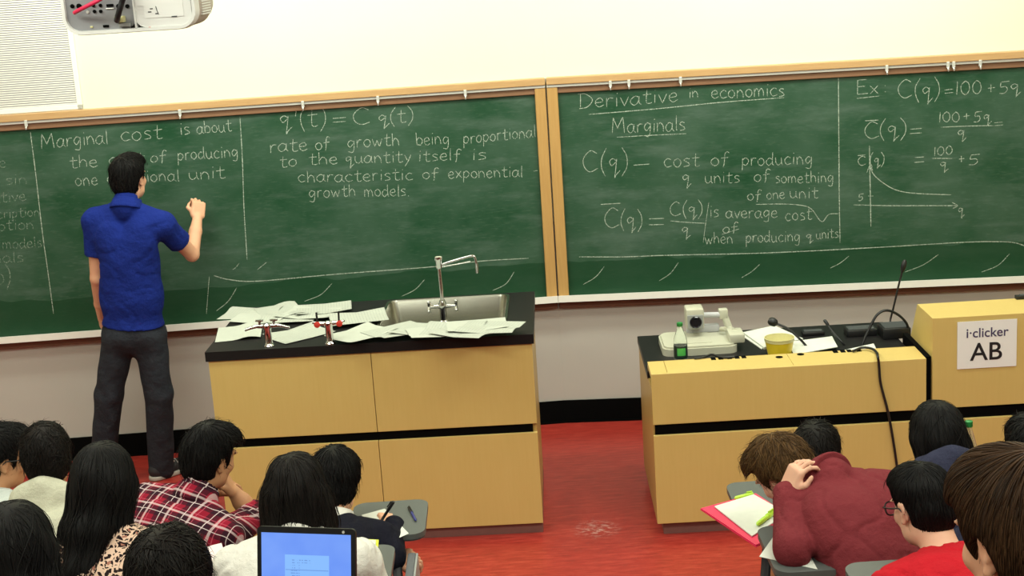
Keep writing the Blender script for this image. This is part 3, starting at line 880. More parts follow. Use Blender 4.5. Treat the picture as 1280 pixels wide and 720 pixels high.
# ------------------------------------------------------------------ lectern
LO, LR = np.array([0.609, 6.373, 0]), -0.0249
LW = 1.254
DESK_Z = 0.752
def lectern():
    t = thing('teaching_desk', 'low maple teaching desk with a black top full of equipment below the right chalkboard', 'desk', LO, LR)
    m = MB(); m.box((0, 0, 0.553), (LW, 0.018, 0.7975), 0.002); m.build('upper_panel', 'maple', t)
    m = MB(); m.box((0.0, 0.0, 0.064), (LW, 0.018, 0.500), 0.002); m.build('lower_panel', 'maple', t)
    m = MB(); m.box((0.008, 0.014, 0.498), (LW, 0.03, 0.556)); m.build('reveal_band', 'reveal_black', t)
    m = MB(); m.box((0.03, 0.03, 0), (LW, 0.75, 0.066)); m.build('toe_kick', 'toe_kick', t)
    m = MB(); m.box((0, 0.02, 0.064), (0.02, 0.80, DESK_Z - 0.03)); m.box((LW - 0.02, 0.02, 0.064), (LW, 0.8, DESK_Z - 0.03)); m.box((0.02, 0.02, 0.064), (LW - 0.02, 0.04, DESK_Z - 0.03)); m.build('side_panels', 'maple_side', t)
    m = MB()
    for x0, x1 in ((0.0, 0.075), (0.0765, 0.6535), (0.655, LW)):
        m.box((x0, 0.018, 0.772), (x1, 0.205, 0.7975), 0.0015)
    m.build('ledge', 'maple', t)
    m = MB(); m.box((0, 0.205, 0.740), (LW, 0.212, 0.7965)); m.build('ledge_lip', 'maple_side', t)
    m = MB(); m.box((-0.004, 0.19, DESK_Z - 0.035), (LW, 0.83, DESK_Z), 0.003); m.build('worktop', 'black_laminate', t)
    # cable notches and grommet holes in the ledge
    for u, v in ((891, 447), (900, 446.5), (911, 446), (920.6, 445.5), (929, 445), (1043.7, 439), (1053, 438.5), (1061, 438), (1073, 437.5)):
        q = loc_in(at_z(u, v, 0.798), LO, LR)
        m = MB(); m.box((q[0] - 0.011, 0.172, 0.7965), (q[0] + 0.011, 0.213, 0.7995), 0.001); m.build('cable_notch', 'reveal_black', t)
    for u, v in ((974, 446.5), (1000.7, 443)):
        q = loc_in(at_z(u, v, 0.798), LO, LR)
        m = MB(); m.lathe([(0.001, 0.797), (0.016, 0.797), (0.017, 0.7995), (0.001, 0.7997)], 16, Matrix.Translation((q[0], q[1], 0))); m.build('grommet', 'reveal_black', t, smooth=True)
    # the tall cabinet at its right
    x0, x1 = 1.282, 2.75
    c = thing('lectern_cabinet', 'tall maple cabinet at the right edge carrying the white clicker sign', 'cabinet', LO, LR)
    prof = [(0.0, 0.556), (0.0, 0.984), (0.268, 0.984), (0.40, 0.78), (0.46, 0.556)]
    m = MB(); m.prism(prof, x0, x1, 'x'); m.build('upper_body', 'maple', c)
    m = MB(); m.box((x0, 0.0, 0.064), (x1, 0.62, 0.498), 0.002); m.build('lower_body', 'maple', c)
    m = MB(); m.box((x0, 0.014, 0.498), (x1, 0.46, 0.556)); m.build('reveal_band', 'reveal_black', c)
    m = MB(); m.box((x0, 0.03, 0), (x1, 0.6, 0.064)); m.build('toe_kick', 'toe_kick', c)
    m = MB(); m.box((LW + 0.002, 0.02, 0.064), (x0 - 0.002, 0.44, 0.80)); m.build('gap_shade', 'reveal_black', c)  # black fill painting the shade in the gap between desk and cabinet
    # clicker sign
    q0 = loc_in(on_plane(1196.5, 402, LO, out_of((0, -1, 0), np.zeros(3), LR)), LO, LR)
    q1 = loc_in(on_plane(1270, 456, LO, out_of((0, -1, 0), np.zeros(3), LR)), LO, LR)
    sx0, sx1, sz1, sz0 = q0[0], q1[0], q0[2] - 0.002, q1[2] - 0.004
    s = thing('clicker_sign', 'white paper sign reading i-clicker AB on the tall cabinet', 'sign', out_of((sx0, -0.002, sz0), LO, LR), LR)
    W, H = sx1 - sx0, sz1 - sz0
    m = MB(); m.box((0, -0.0025, 0), (W, -0.0005, H)); m.build('sign_sheet', 'sign_white', s)
    def txt(body, name, x, z, size, mat, bold=0.0, sx=1.0):
        cu = bpy.data.curves.new(name, 'FONT')
        cu.body = body; cu.size = size; cu.align_x = 'CENTER'; cu.extrude = 0.0004; cu.offset = bold
        tmp = bpy.data.objects.new(name, cu)
        COL.objects.link(tmp)
        me = bpy.data.meshes.new_from_object(tmp.evaluated_get(bpy.context.evaluated_depsgraph_get()))
        bpy.data.objects.remove(tmp)
        me.materials.clear()
        o = link(name, me, mat, s); o.location = (x, -0.0032, z); o.rotation_euler = (math.pi / 2, 0, 0); o.scale = (sx, 1, 1)
    txt('i\u00b7clicker', 'sign_lettering', W * 0.50, H * 0.66, 0.062, 'sign_ink_violet', 0.0006, 0.98)
    txt('AB', 'sign_lettering', W * 0.49, H * 0.17, 0.118, 'sign_ink', 0.0010, 1.0)
lectern()
def Lw(x, y, z):
    return Vector(out_of((x, y, z), LO, LR))
# ------------------------------------------------------------------ things on the teaching desk
def document_camera():
    Y = 6.80
    a = at_z(829, 446, DESK_Z); b = at_z(923, 441, DESK_Z)
    W = b[0] - a[0]
    t = thing('document_camera', 'cream document camera with a folded arm on the left of the teaching desk', 'document camera', (a[0], a[1] - 0.01, DESK_Z), LR)
    D = 0.30
    m = MB(); m.prism(rrect(W, D, 0.05, 6, W / 2, D / 2), 0, 0.035, 'z'); m.prism(rrect(W - 0.02, D - 0.02, 0.045, 6, W / 2, D / 2), 0.035, 0.044, 'z'); m.build('base', 'white_plastic', t, smooth=True)
    m = MB(); m.box((0.09, 0.06, 0.0442), (W - 0.12, D - 0.03, 0.0465), 0.001); m.build('stage', 'white_plastic', t)
    o = Vector((a[0], a[1] - 0.01, DESK_Z))
    R = Matrix.Rotation(-LR, 3, 'Z')
    L = lambda u, v, y: R @ (Vector(at_y(u, v, y)) - o)
    yb = a[1] + 0.22
    # right hand arm foot and mast
    p0, p1, p2 = L(916, 424, yb - 0.06), L(912, 412, yb), L(904.5, 392, yb + 0.02)
    m = MB(); m.box((p0.x - 0.035, 0.03, 0.04), (p0.x + 0.04, 0.16, 0.085), 0.008); m.build('arm_foot', 'white_plastic', t, smooth=True)
    m = MB(); m.tube([(p0.x, 0.12, 0.07), p1, p2], [0.022, 0.02, 0.017], 10); m.box((p2.x - 0.025, p2.y - 0.02, p2.z - 0.025), (p2.x + 0.02, p2.y + 0.025, p2.z + 0.025), 0.006); m.build('mast', 'white_plastic', t, smooth=True)
    h = L(867.5, 396, yb - 0.02)
    m = MB(); m.tube([(p2.x, p2.y, p2.z - 0.005), (h.x + 0.03, h.y + 0.01, h.z + 0.004)], 0.014, 10); m.build('cross_arm', 'silver_plastic', t, smooth=True)
    m = MB(); m.box((h.x - 0.043, h.y - 0.05, h.z - 0.052), (h.x + 0.045, h.y + 0.06, h.z + 0.05), 0.008); hd = m.build('camera_head', 'white_plastic', t, smooth=True)
    m = MB(); m.box((h.x - 0.038, h.y - 0.054, h.z - 0.048), (h.x + 0.040, h.y - 0.049, h.z + 0.022), 0.003); m.build('face_plate', 'grey_plastic', hd)
    m = MB(); Mx = Matrix.Translation((h.x + 0.002, h.y - 0.054, h.z - 0.014)) @ Matrix.Rotation(math.pi / 2, 4, 'X')
    m.lathe([(0.03, 0), (0.03, 0.006), (0.026, 0.008), (0.024, 0.004), (0.001, 0.004)], 20, Mx); m.build('lens', 'lens_glass', hd, smooth=True)
    g0, g1 = L(858, 414, yb + 0.03), L(899, 414, yb + 0.03)
    m = MB(); m.box((g0.x, g0.y - 0.02, 0.044), (g1.x, g0.y + 0.02, g0.z + 0.03), 0.008); m.build('light_bar', 'silver_plastic', t, smooth=True)
    k0 = L(901, 411, yb - 0.03)
    m = MB(); m.tube([(k0.x, k0.y, k0.z), (k0.x + 0.02, k0.y - 0.03, 0.075)], 0.011, 8); m.build('brace', 'white_plastic', t, smooth=True)
document_camera()
def bottle(name, label, p, h, r, labelled=True):
    t = thing(name, label, 'bottle', p)
    m = MB(); m.lathe([(r * 0.7, 0.0), (r * 0.98, 0.004), (r, 0.02), (r, h * 0.52), (r * 0.93, h * 0.62), (r * 0.6, h * 0.78), (r * 0.38, h * 0.88), (r * 0.36, h * 0.93)], 24); m.build('bottle_body', 'clear_plastic', t, smooth=True)
    m = MB(); m.lathe([(r * 0.42, h * 0.915), (r * 0.44, h * 0.92), (r * 0.44, h * 0.995), (r * 0.38, h)], 20); m.build('cap', 'cap_green', t, smooth=True)
    if labelled:
        m = MB(); m.lathe([(r * 1.012, h * 0.16), (r * 1.012, h * 0.46)], 24, cap=False); lb = m.build('label_band', 'label_dark', t, smooth=True)
        m = MB(); 
        vs = []
        n = 6
        for k in range(n + 1):
            an = -math.pi / 2 + (k / n - 0.5) * 1.25
            vs.append((m.bm.verts.new((r * 1.025 * math.cos(an), r * 1.025 * math.sin(an), h * 0.24)), m.bm.verts.new((r * 1.025 * math.cos(an), r * 1.025 * math.sin(an), h * 0.42))))
        for k in range(n):
            m.bm.faces.new((vs[k][0], vs[k + 1][0], vs[k + 1][1], vs[k][1]))
        m.build('label_patch', 'label_green', lb)
p = at_z(851.5, 455, DESK_Z)
bottle('water_bottle', 'clear water bottle with a green cap and label beside the document camera', p, 0.205, 0.033)
def tub():
    p = at_z(974.5, 443, DESK_Z)
    t = thing('plastic_tub', 'round yellow plastic tub with a pale rim on the teaching desk', 'tub', p)
    m = MB(); m.lathe([(0.05, 0), (0.056, 0.004), (0.068, 0.068)], 28, cap=False); m.build('tub_body', 'yellow_tub', t, smooth=True)
    m = MB(); m.lathe([(0.001, 0.006), (0.052, 0.006), (0.0625, 0.052), (0.066, 0.0835), (0.0655, 0.0835), (0.061, 0.052), (0.051, 0.008), (0.001, 0.008)], 28, cap=False); m.build('tub_lining', 'tub_rim', t, smooth=True)
    m = MB(); m.lathe([(0.0682, 0.068), (0.0708, 0.069), (0.0715, 0.083), (0.073, 0.086), (0.069, 0.086), (0.066, 0.058)], 28, cap=False); m.build('rim', 'tub_rim', t, smooth=True)
tub()
def desk_paper():
    def pad(px, z0, th, label, name, mat):
        m = MB()
        P = [at_z(u, v, z0) for u, v in px]
        c = sum(P) / len(P)
        m.prism([(q[0] - c[0], q[1] - c[1]) for q in P], 0, th, 'z')
        o = m.build(name, mat); o.location = (c[0], c[1], z0)
        tag(o, label, 'paper' if 'sheet' in name else 'notepad')
    pad([(929, 418), (968, 409.5), (1004, 426), (955, 437)], DESK_Z + 0.001, 0.012, 'open white notepad lying behind the yellow tub', 'notepad', 'paper')
    pad([(924, 418), (930, 416.5), (957, 432), (952, 437)], DESK_Z + 0.001, 0.004, 'narrow strip of white paper along the left of the notepad', 'paper_sheet', 'paper')
    pad([(986, 428), (1040, 421), (1047, 434), (992, 444)], DESK_Z + 0.014, 0.003, 'white sheet of paper right of the yellow tub', 'paper_sheet', 'paper')
    pad([(1056, 438), (1092, 430), (1096, 438), (1060, 446)], DESK_Z + 0.002, 0.003, 'white sheet lying under the black cables on the desk', 'paper_sheet', 'paper')
desk_paper()
def gooseneck_mic(label, px, Y, base_px, rad, head):
    b = at_z(base_px[0], base_px[1], DESK_Z)
    t = thing('gooseneck_microphone', label, 'microphone', b)
    n = len(px)
    P = [Vector(at_y(u, v, Y0)) - Vector(b) for (u, v), Y0 in zip(px, Y)]
    m = MB(); m.tube(smooth_path([(0, 0, 0)] + P[::-1], 6), rad, 8); m.build('gooseneck', 'black_plastic', t, smooth=True)
    d = (P[0] - P[1]).normalized()
    m = MB()
    Mh = Matrix.Translation(P[0]) @ d.to_track_quat('Z', 'Y').to_matrix().to_4x4()
    m.lathe(head, 14, Mh); m.build('microphone_head', 'black_plastic', t, smooth=True)
    m = MB(); m.lathe([(0.022, 0), (0.022, 0.006), (0.012, 0.014), (rad, 0.03)], 14); m.build('base', 'black_plastic', t, smooth=True)
gooseneck_mic('black gooseneck microphone with a round foam head bent over the notepad', [(967, 403), (985, 411), (1000, 424), (1010, 436)], [6.82, 6.80, 6.78, 6.76], (1014, 448), 0.006, [(0.008, -0.02), (0.018, -0.012), (0.022, 0.004), (0.02, 0.018), (0.010, 0.028)])
gooseneck_mic('short black gooseneck stalk leaning left between the papers and the cables', [(1034, 405), (1041, 415), (1052, 427), (1059, 436)], [6.85, 6.83, 6.80, 6.78], (1062, 446), 0.0055, [(0.006, -0.01), (0.0085, 0), (0.0085, 0.02), (0.005, 0.026)])
gooseneck_mic('tall thin black microphone standing upright beside the tall cabinet', [(1128.5, 336), (1123, 358), (1117, 384), (1113, 400)], [7.02, 7.02, 7.02, 7.02], (1112, 415), 0.005, [(0.005, -0.02), (0.011, -0.005), (0.013, 0.01), (0.0125, 0.035), (0.006, 0.046)])
def desk_boxes():
    def bx(name, label, cat, u0, u1, v, d, h, y0=0.0):
        a, b = at_z(u0, v, DESK_Z), at_z(u1, v, DESK_Z)
        t = thing(name, label, cat, ((a[0] + b[0]) / 2, (a[1] + b[1]) / 2, DESK_Z), LR)
        w = b[0] - a[0]
        m = MB(); m.box((-w / 2, 0, 0), (w / 2, d, h), 0.006); m.build('case', 'black_plastic', t, smooth=True)
        m = MB(); m.box((-w / 2 + 0.01, 0.01, h), (w / 2 - 0.01, d - 0.012, h + 0.003), 0.001); m.build('top_plate', 'dark_grey_plastic', t)
        return t
    bx('control_box', 'black control box at the foot of the tall microphone', 'box', 1103, 1140, 424, 0.13, 0.055)
    bx('power_supply', 'black box among the cables in the middle of the teaching desk', 'box', 1058, 1098, 421, 0.09, 0.035)
    bx('remote_control', 'flat black remote at the back of the desk behind the notepad', 'remote control', 1003, 1032, 420, 0.06, 0.02)
desk_boxes()
def cable(name, label, pts, r, mat='black_plastic'):
    m = MB(); m.tube(smooth_path(pts, 8), r, 8)
    o = m.build(name, mat, None, smooth=True)
    # origin at the first point
    return tag(o, label, 'cable')
cable('cable', 'black cable arching over the desk from the ledge to the tall cabinet', [at_y(u, v, 6.78 + 0.01 * k) for k, (u, v) in enumerate(((1075, 440), (1080, 425), (1086, 412), (1096, 394), (1108, 388), (1122, 393), (1133, 404), (1136, 416)))], 0.0065)
def front_cable():
    n = out_of((0, -1, 0), np.zeros(3), LR)
    o = LO + n * 0.009
    top = [at_z(1066, 439, 0.806), at_z(1078, 434.5, 0.81), at_z(1090, 436, 0.812), at_z(1096, 441, 0.808)]
    fr = [on_plane(x / 2.56 + 780, y / 2.56 + 300, o, n) for x, y in ((812, 372), (816, 400), (820, 450), (829, 490), (840, 530), (850, 575), (858, 620), (866, 670), (873, 720), (880, 770), (884, 800))]
    end = fr[-1].copy(); end[2] = 0.012; e2 = end + n * 0.12; e2[2] = 0.008
    cable('cable', 'long black cable hanging down the front of the teaching desk', top + fr + [end, e2], 0.0062)
front_cable()
cable('cable', 'short black cable lying along the ledge in front of the document camera', [at_z(u, v, 0.804) for u, v in ((868, 448), (880, 446.5), (889, 443), (896, 445), (905, 447), (918, 446))], 0.005)
def back_bar():
    a = loc_in(at_z(1268, 371.5, 0.99), LO, LR)
    t = thing('black_device', 'thin black device on the back of the tall cabinet, cut by the right picture edge', 'device', out_of((a[0], a[1], 0.984), LO, LR), LR)
    m = MB(); m.box((0, -0.03, 0), (0.3, 0.0, 0.018), 0.003); m.build('case', 'black_plastic', t)
    m = MB(); m.box((0.02, -0.028, 0.018), (0.28, -0.004, 0.021), 0.001); m.build('top_plate', 'dark_grey_plastic', t)
back_bar()

# ------------------------------------------------------------------ ceiling projector
def projector():
    Y = 4.3
    bl = at_y(83, 46, Y)
    t = thing('ceiling_projector', 'white ceiling projector seen from behind with its connector panel towards the seats', 'projector', (bl[0] + 0.22, Y, bl[2]), -0.03)
    L = lambda u, v, y=Y: Vector(at_y(u, v, y)) - Vector((bl[0] + 0.22, Y, bl[2]))
    x0, x1 = L(76, 20).x, L(246, 20).x
    W, H, D = x1 - x0, 0.17, 0.34
    cx = (x0 + x1) / 2
    m = MB()
    def ring(w, h, r, y, dx=0):
        return [m.bm.verts.new((cx + dx + p[0], y, H / 2 + p[1])) for p in rrect(w, h, r, 6)]
    rs = [ring(W - 0.026, H - 0.026, 0.04, 0.012), ring(W - 0.022, H - 0.022, 0.04, 0.0), ring(W - 0.004, H - 0.004, 0.05, 0.0), ring(W, H, 0.052, 0.012), ring(W, H, 0.052, 0.05)]
    for a, b in zip(rs, rs[1:]):
        for k in range(len(a)):
            m.bm.faces.new((a[k], a[(k + 1) % len(a)], b[(k + 1) % len(a)], b[k]))
    m.build('rear_bezel', 'projector_white', t, smooth=True)
    m = MB()
    rs = [[m.bm.verts.new((cx + p[0], y, H / 2 + p[1])) for p in rrect(w, h, r, 6)] for w, h, r, y in ((W - 0.004, H - 0.004, 0.05, 0.045), (W, H - 0.006, 0.05, 0.06), (W, H - 0.01, 0.05, 0.2), (W - 0.03, H - 0.03, 0.05, 0.31), (W - 0.10, H - 0.06, 0.04, 0.36))]
    for a, b in zip(rs, rs[1:]):
        for k in range(len(a)):
            m.bm.faces.new((a[k], a[(k + 1) % len(a)], b[(k + 1) % len(a)], b[k]))
    m.bm.faces.new(rs[0]); m.bm.faces.new(rs[-1])
    m.build('housing', 'projector_tan', t, smooth=True)
    # side grille and foot
    for s in (1,):
        m = MB()
        for k in range(15):
            z = 0.035 + k * 0.0075
            m.box((x1 - 0.003, 0.075, z), (x1 + 0.003, 0.19, z + 0.0035))
        m.build('side_grille', 'projector_white', t)
    m = MB(); m.tube([(x1 - 0.01, 0.20, H * 0.72), (x1 + 0.05, 0.21, H * 0.72)], 0.015, 12); m.build('knob', 'silver_plastic', t, smooth=True)
    # recessed connector panel on the left, label panel on the right
    xs = L(168, 20).x
    zf = 0.016
    m = MB(); m.prism(rrect(xs - x0 - 0.012, H - 0.026, 0.03, 5, (x0 + 0.013 + xs) / 2, H / 2), 0.010, 0.03, 'y'); m.build('connector_panel', 'projector_panel', t)
    m = MB(); m.prism(rrect(x1 - xs - 0.014, H - 0.024, 0.03, 5, (x1 - 0.013 + xs) / 2, H / 2), 0.004, 0.03, 'y'); m.build('label_panel', 'projector_white', t)
    m = MB(); m.box((xs - 0.002, 0.0, 0.012), (xs + 0.003, 0.03, H - 0.012)); m.build('divider', 'projector_white', t)
    def port(u, v, w, h, name='port', mat='reveal_black', y=0.006, round_=True):
        c = L(u, v)
        m = MB()
        if round_:
            m.lathe([(w * .5, 0), (w * .5, 0.005), (w * .4, 0.006), (0.0005, 0.006)], 14, Matrix.Translation((c.x, 0.0115, c.z)) @ Matrix.Rotation(math.pi / 2, 4, 'X'))
        else:
            m.box((c.x - w / 2, y, c.z - h / 2), (c.x + w / 2, 0.014, c.z + h / 2), 0.001)
        m.build(name, mat, t)
    for u, v, w in ((88.5, 8, 0.012), (97, 8, 0.015), (115, 7, 0.010), (124, 7, 0.010), (116.5, 14.5, 0.010), (124.5, 14.5, 0.010), (147, 8, 0.014), (158, 8, 0.012)):
        port(u, v, w, w)
    port(108, 15.5, 0.009, 0.009, 'port', 'aluminium')
    port(136, 7, 0.020, 0.008, 'port', 'reveal_black', round_=False); port(136, 11, 0.024, 0.003, 'port', 'aluminium', round_=False)
    port(131, 33, 0.017, 0.007, 'port', 'reveal_black', round_=False); port(113, 34, 0.008, 0.005, 'indicator', 'tub_rim', round_=False)
    port(150, 24, 0.026, 0.018, 'cable_plug', 'tub_rim', -0.012, False)
    port(156, 31, 0.034, 0.010, 'cable_plug', 'grey_plastic', -0.006, False)
    c0, c1 = L(181, 23), L(227, -6)
    m = MB(); m.box((c0.x, 0.0022, c0.z), (c1.x, 0.0045, c1.z)); m.box((L(169, 8).x, 0.0020, L(169, 8).z), (c1.x - 0.01, 0.0043, c1.z)); m.build('label_sticker', 'sign_white', t)
    m = MB()
    for u, v, w in ((187, 15, 0.010), (189, 11, 0.008), (196, 17, 0.009), (218, 20.5, 0.016)):
        c = L(u, v); m.box((c.x - w / 2, 0.0014, c.z - 0.0016), (c.x + w / 2, 0.0025, c.z + 0.0016))
    c = L(196, 13); m.tube([(c.x - 0.002, 0.0018, c.z + 0.012), (c.x, 0.0018, c.z), (c.x + 0.004, 0.0018, c.z - 0.012)], 0.0012, 5)
    m.build('label_print', 'dark_grey_plastic', t)
    c = L(187, 35); m = MB(); m.box((c.x - 0.003, 0.002, c.z - 0.003), (c.x + 0.003, 0.006, c.z + 0.003)); m.build('button', 'red_plastic', t)
    # ceiling mount
    m = MB(); m.tube([(cx, 0.17, H - 0.01), (cx, 0.17, CEIL - bl[2])], 0.025, 14); m.box((cx - 0.09, 0.08, H - 0.005), (cx + 0.09, 0.26, H + 0.012), 0.003); m.build('ceiling_mount', 'silver_plastic', t, smooth=True)
    # cables plugged into the back
    def cab(label, pts, r, mat):
        P = [Vector(at_y(u, v, y)) for u, v, y in pts]
        m = MB(); m.tube(smooth_path(P, 8), r, 10)
        o = m.build('cable', mat, None, smooth=True); tag(o, label, 'cable')
    cab('pink cable plugged into the back of the ceiling projector', [(93, 16, 4.296), (98, 13, 4.28), (112, 6, 4.26), (127, -2, 4.26), (150, -18, 4.27), (170, -60, 4.4)], 0.0058, 'pink_folder')
    cab('thick black cable plugged into the back of the ceiling projector', [(146, 26, 4.285), (148, 18, 4.265), (152, 4, 4.26), (157, -14, 4.27), (165, -60, 4.4)], 0.0085, 'black_plastic')
projector()
# ------------------------------------------------------------------ sculpting: signed distance fields turned into smooth meshes
def nrm(v):
    v = np.asarray(v, float)
    return v / (np.linalg.norm(v) + 1e-12)
class Field:
    def __init__(s, lo, hi, h):
        s.h = h
        s.lo = np.asarray(lo, float)
        s.n = np.ceil((np.asarray(hi, float) - s.lo) / h).astype(int) + 1
        s.D = np.full(s.n, 0.5, np.float32)
    def win(s, lo, hi):
        a = np.clip(np.floor((np.asarray(lo) - s.lo) / s.h).astype(int), 0, s.n)
        b = np.clip(np.ceil((np.asarray(hi) - s.lo) / s.h).astype(int) + 1, 0, s.n)
        if np.any(b <= a):
            return None
        sl = tuple(slice(i, j) for i, j in zip(a, b))
        g = [s.lo[k] + s.h * np.arange(a[k], b[k]) for k in range(3)]
        X, Y, Z = np.meshgrid(*g, indexing='ij', sparse=True)
        return sl, X, Y, Z
    def _op(s, sl, d, k, op):
        A = s.D[sl]
        d = d.astype(np.float32)
        if op == 'u':
            if k > 0:
                hh = np.clip(0.5 + 0.5 * (A - d) / k, 0, 1)
                s.D[sl] = A + (d - A) * hh - k * hh * (1 - hh)
            else:
                s.D[sl] = np.minimum(A, d)
        elif op == 's':
            if k > 0:
                hh = np.clip(0.5 - 0.5 * (A + d) / k, 0, 1)
                s.D[sl] = A + (-d - A) * hh + k * hh * (1 - hh)
            else:
                s.D[sl] = np.maximum(A, -d)
    def rc(s, a, b, ra, rb=None, k=0.02, op='u', grow=0.0):
        rb = ra if rb is None else rb
        ra += grow; rb += grow
        a = np.asarray(a, float); b = np.asarray(b, float)
        R = max(ra, rb) + max(k, 0) + 4 * s.h
        w = s.win(np.minimum(a, b) - R, np.maximum(a, b) + R)
        if w is None: return s
        sl, X, Y, Z = w
        ab = b - a
        L = max(ab @ ab, 1e-9)
        t = np.clip(((X - a[0]) * ab[0] + (Y - a[1]) * ab[1] + (Z - a[2]) * ab[2]) / L, 0, 1)
        d = np.sqrt((X - a[0] - t * ab[0]) ** 2 + (Y - a[1] - t * ab[1]) ** 2 + (Z - a[2] - t * ab[2]) ** 2) - (ra + (rb - ra) * t)
        s._op(sl, d, k, op)
        return s
    def ell(s, c, r, R=None, k=0.02, op='u', grow=0.0):
        c = np.asarray(c, float); r = np.asarray(r, float) + grow
        R = np.eye(3) if R is None else R
        E = np.sqrt(((R * r) ** 2).sum(1)) + max(k, 0) + 4 * s.h
        w = s.win(c - E, c + E)
        if w is None: return s
        sl, X, Y, Z = w
        x, y, z = X - c[0], Y - c[1], Z - c[2]
        q = [(x * R[0, i] + y * R[1, i] + z * R[2, i]) for i in range(3)]
        k0 = np.sqrt((q[0] / r[0]) ** 2 + (q[1] / r[1]) ** 2 + (q[2] / r[2]) ** 2)
        k1 = np.sqrt((q[0] / r[0] ** 2) ** 2 + (q[1] / r[1] ** 2) ** 2 + (q[2] / r[2] ** 2) ** 2) + 1e-6
        s._op(sl, k0 * (k0 - 1) / k1, k, op)
        return s
    def rbox(s, c, b, rad, R=None, k=0.0, op='u'):
        c = np.asarray(c, float); b = np.asarray(b, float)
        R = np.eye(3) if R is None else R
        E = (np.abs(R) * (b + rad)).sum(1) + max(k, 0) + 4 * s.h
        w = s.win(c - E, c + E)
        if w is None: return s
        sl, X, Y, Z = w
        x, y, z = X - c[0], Y - c[1], Z - c[2]
        q = [np.abs(x * R[0, i] + y * R[1, i] + z * R[2, i]) - b[i] for i in range(3)]
        o = np.sqrt(sum(np.maximum(v, 0) ** 2 for v in q))
        d = o + np.minimum(np.maximum(np.maximum(q[0], q[1]), q[2]), 0) - rad
        s._op(sl, d, k, op)
        return s
    def cut(s, p, n, k=0.0):
        """remove the side the normal points to"""
        w = s.win(s.lo, s.lo + s.n * s.h)
        sl, X, Y, Z = w
        n = nrm(n)
        d = -((X - p[0]) * n[0] + (Y - p[1]) * n[1] + (Z - p[2]) * n[2])
        s._op(sl, np.broadcast_to(d, s.D.shape), k, 's')
        return s
    def ripple(s, amp, freq, seed=0, oct=2, stretch=None, crease=False):
        rg = np.random.default_rng(seed)
        w = s.win(s.lo, s.lo + s.n * s.h)
        sl, X, Y, Z = w
        tot = 0
        for o in range(oct):
            for _ in range(4):
                v = nrm(rg.normal(size=3)) * freq * (1.7 ** o)
                if stretch is not None:
                    v = v * np.asarray(stretch)
                tot = tot + np.sin(X * v[0] + Y * v[1] + Z * v[2] + rg.uniform(0, 6.3)) / (4 * 1.6 ** o)
        if crease:
            c = np.abs(tot)
            s.D = s.D + (amp * 0.7 * tot + amp * 1.1 * np.exp(-(c / 0.10) ** 2)).astype(np.float32)
        else:
            s.D = s.D + (amp * tot).astype(np.float32)
        return s
    def sample(s, P):
        q = (P - s.lo) / s.h
        q = np.clip(q, 0, s.n - 1.001)
        i = q.astype(int); f = q - i
        out = 0
        for dx in (0, 1):
            for dy in (0, 1):
                for dz in (0, 1):
                    w = (f[:, 0] if dx else 1 - f[:, 0]) * (f[:, 1] if dy else 1 - f[:, 1]) * (f[:, 2] if dz else 1 - f[:, 2])
                    out = out + w * s.D[i[:, 0] + dx, i[:, 1] + dy, i[:, 2] + dz]
        return out
    def grad(s, P, e=None):
        e = e or s.h
        g = np.stack([s.sample(P + np.eye(3)[k] * e) - s.sample(P - np.eye(3)[k] * e) for k in range(3)], 1)
        return g / (np.linalg.norm(g, axis=1, keepdims=True) + 1e-9)
    def mesh(s):
        D = s.D
        S = D < 0
        c8 = [(i, j, k) for i in (0, 1) for j in (0, 1) for k in (0, 1)]
        sh = tuple(np.array(D.shape) - 1)
        cnt = np.zeros(sh, np.int8)
        sl = lambda o: tuple(slice(o[a], D.shape[a] - 1 + o[a]) for a in range(3))
        for o in c8:
            cnt += S[sl(o)]
        act = (cnt > 0) & (cnt < 8)
        idx = np.argwhere(act)
        vid = np.full(sh, -1, np.int64)
        vid[act] = np.arange(len(idx))
        vals = {o: D[idx[:, 0] + o[0], idx[:, 1] + o[1], idx[:, 2] + o[2]].astype(float) for o in c8}
        acc = np.zeros((len(idx), 3)); num = np.zeros(len(idx))
        for a in c8:
            for ax in range(3):
                if a[ax] == 0:
                    b = list(a); b[ax] = 1; b = tuple(b)
                    va, vb = vals[a], vals[b]
                    m = (va < 0) != (vb < 0)
                    t = np.where(m, va / np.where(m, va - vb, 1), 0)
                    p = np.tile(np.array(a, float), (len(idx), 1)); p[:, ax] = t
                    acc += p * m[:, None]; num += m
        V = s.lo + s.h * (idx + acc / num[:, None])
        Q = []
        for ax in range(3):
            u, v = [(1, 2), (2, 0), (0, 1)][ax]
            o = [0, 0, 0]; o[ax] = 1
            A = S[tuple(slice(0, D.shape[a] - o[a]) for a in range(3))]
            B = S[tuple(slice(o[a], D.shape[a]) for a in range(3))]
            E = np.argwhere(A != B)
            ok = (E[:, u] > 0) & (E[:, v] > 0) & (E[:, u] < D.shape[u] - 1) & (E[:, v] < D.shape[v] - 1)
            E = E[ok]
            ins = A[E[:, 0], E[:, 1], E[:, 2]]
            du = np.zeros(3, int); du[u] = 1
            dv = np.zeros(3, int); dv[v] = 1
            g = lambda X: vid[X[:, 0], X[:, 1], X[:, 2]]
            q = np.stack([g(E - du - dv), g(E - dv), g(E), g(E - du)], 1)
            q[~ins] = q[~ins][:, ::-1]
            Q.append(q)
        Q = np.concatenate(Q)
        Q = Q[(Q >= 0).all(1)]
        return V, Q
